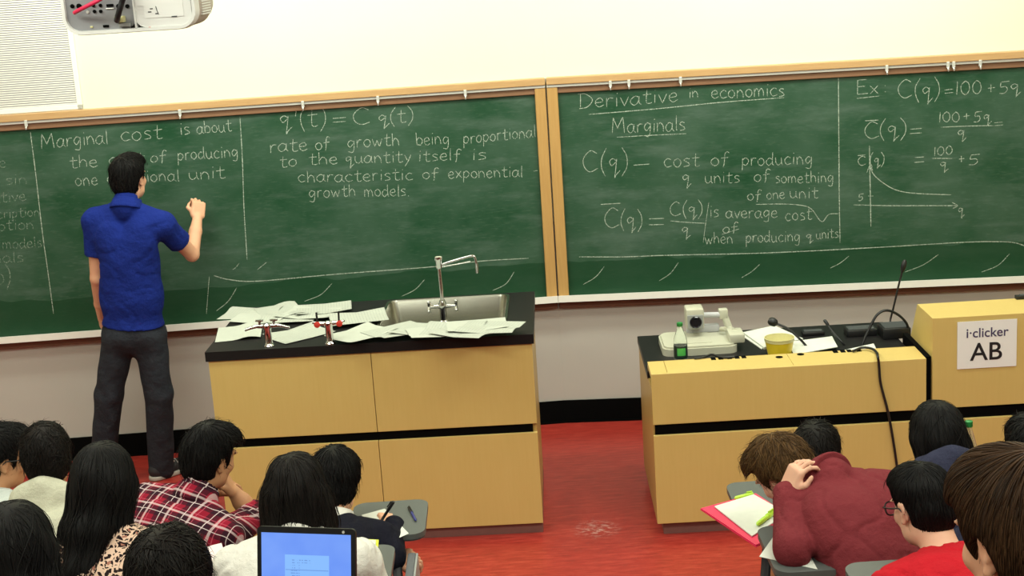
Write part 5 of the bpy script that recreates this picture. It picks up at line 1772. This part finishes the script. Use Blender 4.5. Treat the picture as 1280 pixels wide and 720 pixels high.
    # ---- eyes
    if eyes:
        o_ = np.array(t.location)
        for sx in (-1, 1):
            m = MB(); c = Hc + R @ (np.array([sx * 0.031, 0.0725, 0.004]) * hs) - o_
            m.sphere(c, 0.0115 * hs, u=14, v=8)
            e = m.build('eye', 'eye_white', t, smooth=True)
            m = MB(); m.sphere(c + R @ np.array([0, 0.0062, 0]) * hs, 0.0062 * hs, u=12, v=8); m.build('iris', 'eye_dark', e, smooth=True)
            m = MB(); m.tube([Hc + R @ (np.array(v) * hs) - o_ for v in ((sx * 0.014, 0.0925, 0.026), (sx * 0.03, 0.0915, 0.031), (sx * 0.048, 0.079, 0.026))], [0.0025, 0.0035, 0.002], 6); m.build('eyebrow', hair['mat'] if hair else 'hair_black', t, smooth=True)
    # ---- hair, glasses
    if hair:
        kw = {k: v for k, v in hair.items() if k not in ('style', 'mat', 'seed')}
        make_hair(t, Hc, R, hs, hair['style'], hair['mat'], hair.get('seed', 1), **kw)
    if glasses:
        spectacles(t, Hc, R, hs, glasses)
    J.update(A=A, R=R, Hc=Hc, t=t, legs=legs, floor=floor, f0=f0, r0=r0)
    return J
# ------------------------------------------------------------------ tablet-arm seats
def seat(px, py, floor, label, yaw=0.0, tablet=None, tz=0.71, back=0.76, panel=None, arm=True):
    """fixed lecture seat at (px, py): seat, backrest, pedestal, writing tablet given as a world rectangle (x0, x1, y0, y1)"""
    t = thing('tablet_arm_chair', label, 'chair', (px, py, floor), yaw, 'tablet-arm lecture seats')
    m = MB(); m.prism(rrect(0.46, 0.44, 0.06, 5, 0, 0.06), 0.385, 0.43, 'z'); m.build('seat', 'chair_dark', t, smooth=True)
    m = MB()
    Mt = Matrix.Translation((0, -0.235, 0.47)) @ Matrix.Rotation(math.radians(8), 4, 'X')
    m.prism(rrect(0.46, back - 0.47, 0.05, 5, 0, (back - 0.47) / 2), -0.02, 0.02, 'y', M=Mt); m.build('backrest', 'chair_grey', t, smooth=True)
    m = MB(); m.box((-0.05, -0.05, 0.0), (0.05, 0.06, 0.385), 0.008); m.box((-0.14, -0.16, 0.0), (0.14, 0.16, 0.012), 0.003); m.tube([(0, -0.05, 0.38), (0, -0.225, 0.40), (0, -0.235, 0.56)], 0.02, 8); m.build('pedestal', 'chair_dark', t, smooth=True)
    if tablet:
        c, s = math.cos(yaw), math.sin(yaw)
        x0, x1, y0, y1 = tablet
        L = lambda x, y: (c * (x - px) + s * (y - py), -s * (x - px) + c * (y - py))
        cx, cy = L((x0 + x1) / 2, (y0 + y1) / 2)
        m = MB(); m.prism(rrect(x1 - x0, y1 - y0, 0.05, 6), -0.010, 0.010, 'z', M=Matrix.Translation((cx, cy, tz)) @ Matrix.Rotation(-yaw, 4, 'Z')); tb = m.build('writing_tablet', 'tablet_grey', t, smooth=True)
        m = MB(); m.prism(rrect(x1 - x0 - 0.004, y1 - y0 - 0.004, 0.05, 6), -0.016, -0.010, 'z', M=Matrix.Translation((cx, cy, tz)) @ Matrix.Rotation(-yaw, 4, 'Z')); m.build('edge_band', 'tablet_edge', tb)
        sg = 1 if cx > 0 else -1
        m = MB(); m.tube([(sg * 0.05, 0.0, 0.33), (sg * 0.25, 0.02, 0.36), (sg * 0.27, 0.06, 0.55), (cx + sg * 0.02, cy - 0.06, tz - 0.02)], 0.018, 8); m.build('tablet_arm', 'chair_dark', t, smooth=True)
    if panel:
        x0, x1, y0, y1, z0, z1 = panel
        m = MB(); m.box((x0 - px, y0 - py, z0), (x1 - px, y1 - py, z1), 0.008); m.build('side_panel', 'chair_grey', t, smooth=True)
        m = MB(); m.box((x1 - px - 0.001, y0 - py, z0 + 0.01), (x1 - px + 0.007, y1 - py, z1 - 0.005), 0.002); m.build('panel_edging', 'grey_plastic', t)
    return t

PE = {}
# ---- the man at the board
YB = 7.58
pel = at_y(167, 415, YB)
l_ank = at_z(127, 566, 0.09); l_ank[1] = 7.66; l_ank[0] = at_y(127, 566, 7.66)[0]; l_ank[2] = 0.09
r_ank = at_z(203, 590, 0.03); r_ank[2] = 0.09
l_knee = at_y(137, 492, 7.60); r_knee = at_y(199, 492, 7.58)
l_hip = pel + np.array([-0.085, 0, -0.03]); r_hip = pel + np.array([0.085, 0, -0.03])
PE['instructor'] = person('person in a blue polo shirt and dark jeans standing and writing at the left chalkboard',
    at_y(161.5, 222, YB + 0.02), yaw=-0.12, pitch=0.05, hyaw=-0.25, hs=0.93, floor=0.0, sw=0.182, skin='skin_light', neck_back=0.025,
    hair=dict(style='short', mat='hair_black', seed=3, n=520, thick=0.000, mess=0.2), h=0.0062,
    shirt=dict(mat='blue_polo', sleeve='short', loose=0.016, fold=0.003, freq=20, collar_up=0.03, flap=True, name='polo_shirt'),
    arms=dict(R=dict(elbow=at_y(240, 318, 7.72), wrist=at_y(247, 272, 7.88), dir=(0.10, 0.42, 0.9), palm=(-0.55, 0.75, -0.3), curl=1.25, thumb=0.9),
              L=dict(elbow=at_y(122, 348, YB + 0.02), wrist=at_y(128, 398, 7.76), palm=(0.6, 0.6, -0.2))),
    standing=dict(pelvis=pel, legs=[(l_hip, l_knee, l_ank, nrm((-0.25, 1, 0))), (r_hip, r_knee, r_ank, nrm((0.75, 0.7, 0)))], hem=0.045, waist=0.085), trousers='dark_denim', base=(pel[0], YB, 0))
def chalk_in_hand():
    A = PE['instructor']['A']['R']
    w, d = A['wrist'], nrm(A['dir'])
    p0 = np.asarray(A['tips'][0]) * 0.5 + np.asarray(A['tips'][1]) * 0.5
    p1 = p0 + np.array([-0.01, 0.05, 0.03])
    m = MB(); m.tube([(0, 0, 0), Vector(p1 - p0)], [0.0055, 0.0048], 10)
    o = m.build('chalk_stick', 'chalk_stick', None, smooth=True)
    o.location = tuple(p0)
    tag(o, 'stick of white chalk in the raised hand at the left chalkboard', 'chalk')
chalk_in_hand()

def seated(key, label, u, v, y, row, **kw):
    fl = {1: 0.0, 2: 0.13, 3: 0.27, 5: 0.80}[row]
    PE[key] = person(label, at_y(u, v, y), floor=fl, **kw)
    return PE[key]
# ---- front row, left block
seated('A', 'person with black hair and glasses at the left picture edge, face turned right', 2, 571, 5.5, 1, hs=1.0, pitch=0.2, hyaw=-1.05, skin='skin_tan',
       hair=dict(style='short', mat='hair_black', seed=11, n=460, thick=0.004, mess=0.4), shirt=dict(mat='pale_grey_cloth', loose=0.016), glasses='black_plastic')
seated('B', 'person with short black hair in a cream hooded fleece beside the leopard print top', 58, 572, 5.02, 1, hs=0.93, pitch=0.22, hyaw=0.3, skin='skin_tan',
       hair=dict(style='short', mat='hair_soft_black', seed=12, n=480, thick=0.002, mess=0.35), shirt=dict(mat='oatmeal_fleece', loose=0.020, fold=0.006, name='fleece'), hood=True)
Fh = at_y(264, 566, 4.95)
seated('F', 'person in a red plaid shirt leaning a cheek on the right hand', 263, 570, 4.95, 1, pitch=0.32, hyaw=-0.45, roll=0.10, yaw=-0.28, lean_side=0.36, hs=0.92, skin='skin_tan', sw=0.172,
       hair=dict(style='short', mat='hair_black', seed=13, n=520, thick=0.002, mess=0.15), shirt=dict(mat='plaid_cloth', sleeve='long', cuff=0.12, loose=0.018, fold=0.006, collar_up=0.03, flap=True),
       arms=dict(R=dict(elbow=at_y(318, 646, 5.06), wrist=at_y(293, 616, 5.07), dir=(-0.45, 0.05, 0.9), palm=(-0.9, -0.1, -0.4), curl=0.75, thumb=0.5),
                 L=dict(elbow=at_y(196, 650, 4.92))))
seated('H', 'person with round black hair in a navy sweater writing on paper in the front row', 419, 603, 5.08, 1, pitch=0.45, hyaw=-0.15, hs=0.92, skin='skin_light', sw=0.175,
       hair=dict(style='short', mat='hair_black', seed=14, n=560, thick=0.008, mess=0.08), shirt=dict(mat='navy_knit', loose=0.014, name='sweater', flap=True, collar_mat='white_shirt'),
       arms=dict(R=dict(elbow=at_y(487, 696, 4.84), wrist=at_y(492, 657, 5.03), dir=(-0.35, 0.9, 0.1), palm=(-0.35, 0.1, -0.9), curl=0.95, thumb=0.8),
                 L=dict(elbow=at_y(420, 700, 4.98), wrist=at_y(487, 697, 4.96), dir=(0.9, 0.2, -0.1), palm=(0, 0.3, -1), curl=0.8)))
# ---- second row, left block
seated('C', 'person with long straight black hair over a leopard print top', 131, 606, 4.12, 2, N_at=at_y(141, 662, 4.06), pitch=0.15, skin='skin_light', sw=0.165,
       hair=dict(style='long', mat='hair_black', seed=21, n=900, width=0.0034, mess=0.05, length=0.60, down=(-0.22, -0.46, -1)), shirt=dict(mat='leopard_cloth', loose=0.014, fold=0.004, name='blouse'))
seated('G', 'person with a black bob and a white shirt sitting just behind the blue laptop screen', 370, 617, 4.20, 2, hs=0.94, N_at=at_y(371, 668, 4.13), pitch=0.22, hyaw=-0.1, skin='skin_light', sw=0.18,
       hair=dict(style='bob', mat='hair_soft_black', seed=22, n=800, width=0.0032, mess=0.06, length=0.125, down=(0.06, -0.1, -1), thick=0.003), shirt=dict(mat='white_shirt', loose=0.02, fold=0.007, freq=26, collar_up=0.025))
# ---- third row, left block
seated('D', 'person with long black hair at the bottom left corner, back of the head only', 22, 690, 3.46, 3, pitch=0.12, skin='skin_light', sw=0.165,
       hair=dict(style='long', mat='hair_black', seed=31, n=900, width=0.0034, mess=0.08, length=0.42, down=(0.16, -0.42, -1)), shirt=dict(mat='black_cloth', loose=0.014))
seated('E', 'person with short tousled black hair, head bowed, left of the laptop at the bottom edge', 212, 733, 3.2, 3, pitch=0.42, hyaw=0.1, skin='skin_tan', hs=1.03,
       hair=dict(style='short', mat='hair_soft_black', seed=32, n=760, thick=0.006, mess=0.25, crown=(-0.012, -0.07, 0.09)), shirt=dict(mat='black_cloth', loose=0.014))
# ---- right block
seated('J', 'person with dark hair in front of the one in the maroon shirt, mostly hidden', 1020, 570, 5.12, 1, pitch=0.2, hyaw=-0.35, hs=0.93, arms=dict(L=dict(elbow=at_y(1008, 640, 5.2))), skin='skin_tan',
       hair=dict(style='short', mat='hair_soft_black', seed=41, n=480, thick=0.004, mess=0.25), shirt=dict(mat='black_cloth', loose=0.014))
PE['K'] = person('person with long black hair in a navy blue hooded top, beside a green-capped bottle', at_y(1171, 547, 4.78), floor=0.0, N_at=at_y(1184, 587, 4.68), hs=0.97, pitch=0.25, hyaw=0.2, skin='skin_light', sw=0.17,
       hair=dict(style='long', mat='hair_black', seed=42, n=800, width=0.0032, mess=0.08, length=0.20, down=(0.25, -0.16, -1)), shirt=dict(mat='navy_hoodie', loose=0.02, fold=0.007, name='hooded_top'), hood=True)
PE['N'] = person('person with dark hair at the right picture edge, only a sliver in view', at_y(1292, 565, 4.9), floor=0.0, pitch=0.2, skin='skin_tan',
       hair=dict(style='short', mat='hair_black', seed=43, n=380, thick=0.006), shirt=dict(mat='grey_cloth'))
el_I = at_z(993, 686, 0.905)
PE['I'] = person('person with brown hair in a maroon shirt, head bowed and left hand behind the neck', at_y(978, 590, 4.56), floor=0.13, pitch=0.72, hyaw=0.55, roll=-0.12, yaw=0.28, lean_side=-0.06, N_at=at_y(1036, 600, 4.34), skin='skin_pale', sw=0.185, fat=1.0, tlen=0.55, hs=0.94,
       hair=dict(style='short', mat='hair_brown', seed=44, n=760, thick=0.006, mess=0.2, width=0.0026), neck_back=0.035,
       shirt=dict(mat='maroon_shirt', loose=0.022, fold=0.006, freq=30, armk=0.012, collar_up=0.035, flap=True),
       arms=dict(L=dict(shrug=(0.045, 0.05, -0.02), elbow=el_I, wrist=at_y(983, 616, 4.31), dir=(0.42, 0.05, 0.88), palm=(0.80, 0.30, -0.40), curl=0.78, thumb=0.3, spread=0.2)))
PE['L'] = person('person with short black hair and black glasses in a bright red T-shirt', at_y(1153, 630, 3.84), floor=0.27, pelvis_z=0.80, pitch=0.40, hs=0.93, hyaw=0.18, yaw=0.2, skin='skin_pale', sw=0.185,
       hair=dict(style='short', mat='hair_black', seed=45, n=900, thick=-0.005, mess=0.06, width=0.002, fly=0.1, crown=(-0.01, -0.05, 0.1)), shirt=dict(mat='red_tee', sleeve='short', loose=0.016, fold=0.005), glasses='black_plastic')
PE['M'] = person('person with soft dark brown hair close to the camera at the bottom right corner', at_y(1278, 668, 2.06), floor=0.80, pitch=0.30, hyaw=0.20, yaw=0.25, skin='skin_light', h=0.006,
       hair=dict(style='short', mat='hair_dark_brown', seed=46, n=1700, thick=0.002, mess=0.02, width=0.002, fly=0.0), shirt=dict(mat='black_cloth'))

# ---- seats for everyone who sits
SEATS = {
 'A': ('seat at the left picture edge, under the person with glasses', 1, None),
 'B': ('seat under the person in the cream fleece', 1, None),
 'F': ('seat under the person in the plaid shirt', 1, None),
 'H': ('aisle seat whose grey tablet holds a sheet of paper and two pens', 1, (-0.655, -0.372, 4.90, 5.24)),
 'C': ('seat under the person in leopard print', 2, None),
 'G': ('seat under the person in the white shirt, with papers on its grey tablet', 2, None),
 'D': ('seat under the long-haired person at the bottom left corner', 3, None),
 'E': ('seat whose tablet carries the open laptop', 3, None),
 'J': ('front row seat whose grey tablet carries the pink folder', 1, None),
 'K': ('seat under the person in the navy hooded top', 1, None),
 'N': ('seat at the right picture edge, front row', 1, None),
 'I': ('seat under the person in maroon, a white sheet on its grey tablet', 2, None),
 'L': ('seat under the person in the red T-shirt', 3, None),
 'M': ('seat closest to the camera at the bottom right', 5, None),
}
TB = {}
def seats():
    zfl = {1: 0.0, 2: 0.13, 3: 0.27, 5: 0.80}
    for k, (label, row, tab) in SEATS.items():
        P = PE[k]['P']; fl = zfl[row]
        tz = 0.71; back = 0.74; panel = None
        px, py = P[0], P[1] - 0.02
        if tab is None:
            tab = (px + 0.04, px + 0.32, py + 0.16, py + 0.48)
        if k == 'H':
            px = -0.72
            panel = (-0.435, -0.405, 4.40, 4.86, 0.25, 0.66)
            tz = 0.70
        if k == 'G':
            a = at_z(495, 683, fl + 0.71)
            tab = (a[0] - 0.27, a[0], a[1] - 0.36, a[1])
        if k == 'E':
            a = at_z(386, 700, 1.0)
            tab = (-0.72, -0.36, 3.42, 3.80); tz = 0.715
        if k == 'J':
            tab = (0.752, 1.04, 4.80, 5.15); tz = 0.72
        if k == 'I':
            a = at_z(944, 662, fl + 0.73)
            tab = (a[0], a[0] + 0.22, a[1] - 0.36, a[1]); tz = 0.73
            px = 0.93; back = 0.80
        if k == 'C':
            tab = (px + 0.10, px + 0.42, py + 0.16, py + 0.50)
        if k == 'L':
            a = at_z(1052, 704, fl + 0.72)
            tab = (a[0], a[0] + 0.30, a[1] - 0.36, a[1])
        if k == 'M':
            tab = None
        TB[k] = tab + (fl + tz + 0.010,) if tab else None
        seat(px, py, fl, label, 0.0, tab, tz, back, panel)
seats()

# ------------------------------------------------------------------ things on the tablets
def flat_poly(name, label, cat, px, z, th, mat, group=None):
    P = [at_z(u, v, z) for u, v in px]
    c = sum(P) / len(P)
    m = MB(); m.prism([(q[0] - c[0], q[1] - c[1]) for q in P], 0, th, 'z')
    o = m.build(name, mat); o.location = (c[0], c[1], z)
    return tag(o, label, cat, group)
def pen(name, label, a, b, r, mat, capmat=None, cat='pen'):
    a = Vector(a); b = Vector(b)
    t = thing(name, label, cat, a)
    d = b - a
    m = MB(); m.tube([(0, 0, 0), d * 0.06, d * 0.1, d * 0.62], [r * 0.25, r * 0.8, r, r], 10); m.build('barrel', mat, t, smooth=True)
    m = MB(); m.tube([d * 0.6, d * 0.97, d], [r * 1.18, r * 1.18, r * 0.9], 10)
    s = d.cross(Vector((0, 0, 1))).normalized() if abs(d.normalized().z) < 0.95 else Vector((1, 0, 0))
    up = s.cross(d).normalized()
    m.tube([d * 0.95 + up * r * 1.5, d * 0.66 + up * r * 1.7], r * 0.35, 6); m.build('cap', capmat or mat, t, smooth=True)
    return t
zH = TB['H'][4]
flat_poly('paper_sheet', 'sheet of paper being written on at the front row aisle seat', 'paper', [(452, 644), (481, 636), (511, 667), (500, 672), (470, 668)], zH + 0.001, 0.001, 'paper')
pa = at_z(476, 652, zH + 0.004)
pen('pen', 'black pen held by the person in the navy sweater', pa, at_y(492, 627, pa[1] - 0.02), 0.0055, 'black_plastic')
pen('pen', 'dark blue pen lying on the grey tablet of the aisle seat', at_z(520, 651, zH + 0.006), at_z(511, 634, zH + 0.006), 0.005, 'ink_blue', 'black_plastic')
zG = TB['G'][4]
flat_poly('paper_pad', 'pad of white paper with yellow-edged sheets right of the laptop', 'paper', [(440, 676), (470, 677), (466, 735), (436, 735)], zG + 0.006, 0.006, 'paper')
flat_poly('yellow_sheet', 'yellow sheet showing under the white pad right of the laptop', 'paper', [(446, 674.5), (473.5, 676), (468, 737), (440, 737)], zG + 0.001, 0.004, 'yellow_paper')
def laptop():
    z = TB['E'][4]
    y = 3.66
    tl, tr = at_y(320, 656, y), at_y(451, 662, y)
    W = 0.5 * (tr[0] - tl[0]) * 2
    W = np.linalg.norm(tr - tl)
    c = (tl + tr) / 2
    tilt = math.radians(14)
    H = (c[2] - z - 0.018) / math.cos(tilt)
    t = thing('laptop', 'open laptop with a glowing blue screen at the bottom of the picture', 'laptop', (c[0] - 0.022, y - H * math.sin(tilt) + 0.0, z), -0.24)
    m = MB(); m.prism(rrect(W, 0.21, 0.012, 4, 0, -0.105), 0.0, 0.017, 'z'); base = m.build('base', 'black_plastic', t, smooth=True)
    m = MB()
    for r_ in range(5):
        for q in range(12):
            x = -W * 0.43 + q * W * 0.86 / 11.5
            m.box((x, -0.03 - r_ * 0.017, 0.017), (x + W * 0.055, -0.018 - r_ * 0.017, 0.0195))
    kb = m.build('keyboard', 'dark_grey_plastic', base)
    m = MB(); m.box((-0.04, -0.195, 0.0168), (0.04, -0.14, 0.0178), 0.0005); m.build('touchpad', 'dark_grey_plastic', base)
    Mt = Matrix.Translation((0, 0.0, 0.018)) @ Matrix.Rotation(math.atan2(tr[2] - tl[2], tr[0] - tl[0]) * 0.0, 4, 'Y') @ Matrix.Rotation(-tilt, 4, 'X')
    m = MB(); m.prism(rrect(W, H, 0.012, 4, 0, H / 2), 0.0, 0.010, 'y', M=Mt); lid = m.build('screen_lid', 'black_plastic', t, smooth=True)
    m = MB(); m.lathe([(0.001, 0), (0.004, 0), (0.004, 0.001), (0.001, 0.001)], 10, Mt @ Matrix.Translation((W * 0.38, -0.0005, H - 0.009)) @ Matrix.Rotation(math.pi / 2, 4, 'X')); m.build('webcam', 'aluminium', lid)
    m = MB(); sw_, sh_ = W - 0.026, H - 0.034
    m.box((-sw_ / 2, -sh_ / 2, 0), (sw_ / 2, sh_ / 2, 0.0012))
    o = m.build('screen', 'laptop_screen', lid)
    o.matrix_local = Mt @ Matrix.Translation((0, -0.0008, H / 2 + 0.001)) @ Matrix.Rotation(math.pi / 2, 4, 'X')
    m = MB(); m.tube([(-W * 0.4, 0.004, 0.018), (W * 0.4, 0.004, 0.018)], 0.008, 10); m.build('hinge', 'black_plastic', t, smooth=True)
laptop()
zJ = TB['J'][4]
def folder():
    px = [(875, 637), (940, 620), (985, 650), (946, 684)]
    P = [at_z(u, v, zJ + 0.002) for u, v in ((875, 637), (945, 684), (1000, 655), (945, 618))]
    c = sum(P) / 4
    t = thing('folder', 'bright pink folder overhanging the aisle beside the one in maroon', 'folder', (c[0], c[1], zJ))
    Q = [(p[0] - c[0], p[1] - c[1]) for p in P]
    m = MB(); m.prism(Q, 0.001, 0.004, 'z'); m.build('back_cover', 'pink_folder', t)
    m = MB(); m.prism([(x * 0.985, y * 0.985) for x, y in Q], 0.005, 0.008, 'z'); m.build('front_cover', 'pink_folder', t)
folder()
flat_poly('paper_sheet', 'white sheets with a yellow stain lying on the pink folder', 'paper', [(893, 634), (942, 619), (985, 643), (940, 671)], zJ + 0.010, 0.004, 'paper')
pen('highlighter', 'green highlighter lying along the top of the white sheets', at_z(918, 623, zJ + 0.012), at_z(941, 617.5, zJ + 0.012), 0.0075, 'highlighter_green', cat='highlighter')
pen('highlighter', 'green highlighter lying across the white sheets near the maroon sleeve', at_z(946, 656, zJ + 0.023), at_z(968, 639, zJ + 0.023), 0.0085, 'highlighter_green', cat='highlighter')
zI = TB['I'][4]
flat_poly('paper_sheet', 'white sheet under the elbow of the person in maroon', 'paper', [(949, 696), (966, 672), (1010, 690), (1022, 712)], zI + 0.001, 0.001, 'paper')
pb = at_z(1211, 553, TB['K'][4]); 
def second_bottle():
    tb = TB['K']
    z = tb[4]
    y = 4.98
    top = at_y(1211, 526, y)
    h = max(0.16, min(0.26, top[2] - z))
    bottle('water_bottle', 'clear water bottle with a green cap beside the person in the navy hooded top', (top[0], y, top[2] - h), h, 0.032, False)
    print('bottle', top, z, h, tb)
second_bottle()

zF, zC = TB['F'][4], TB['C'][4]
flat_poly('paper_sheet', 'sheet of paper by the plaid sleeve elbow, partly behind the white shirt', 'paper', [(306, 634), (326, 630), (336, 650), (312, 654)], zF + 0.001, 0.001, 'paper')
flat_poly('paper_sheet', 'pinkish sheet of paper between the plaid shirt and the white shirt', 'paper', [(256, 684), (277, 679), (284, 702), (258, 708)], zC + 0.001, 0.001, 'pink_paper')
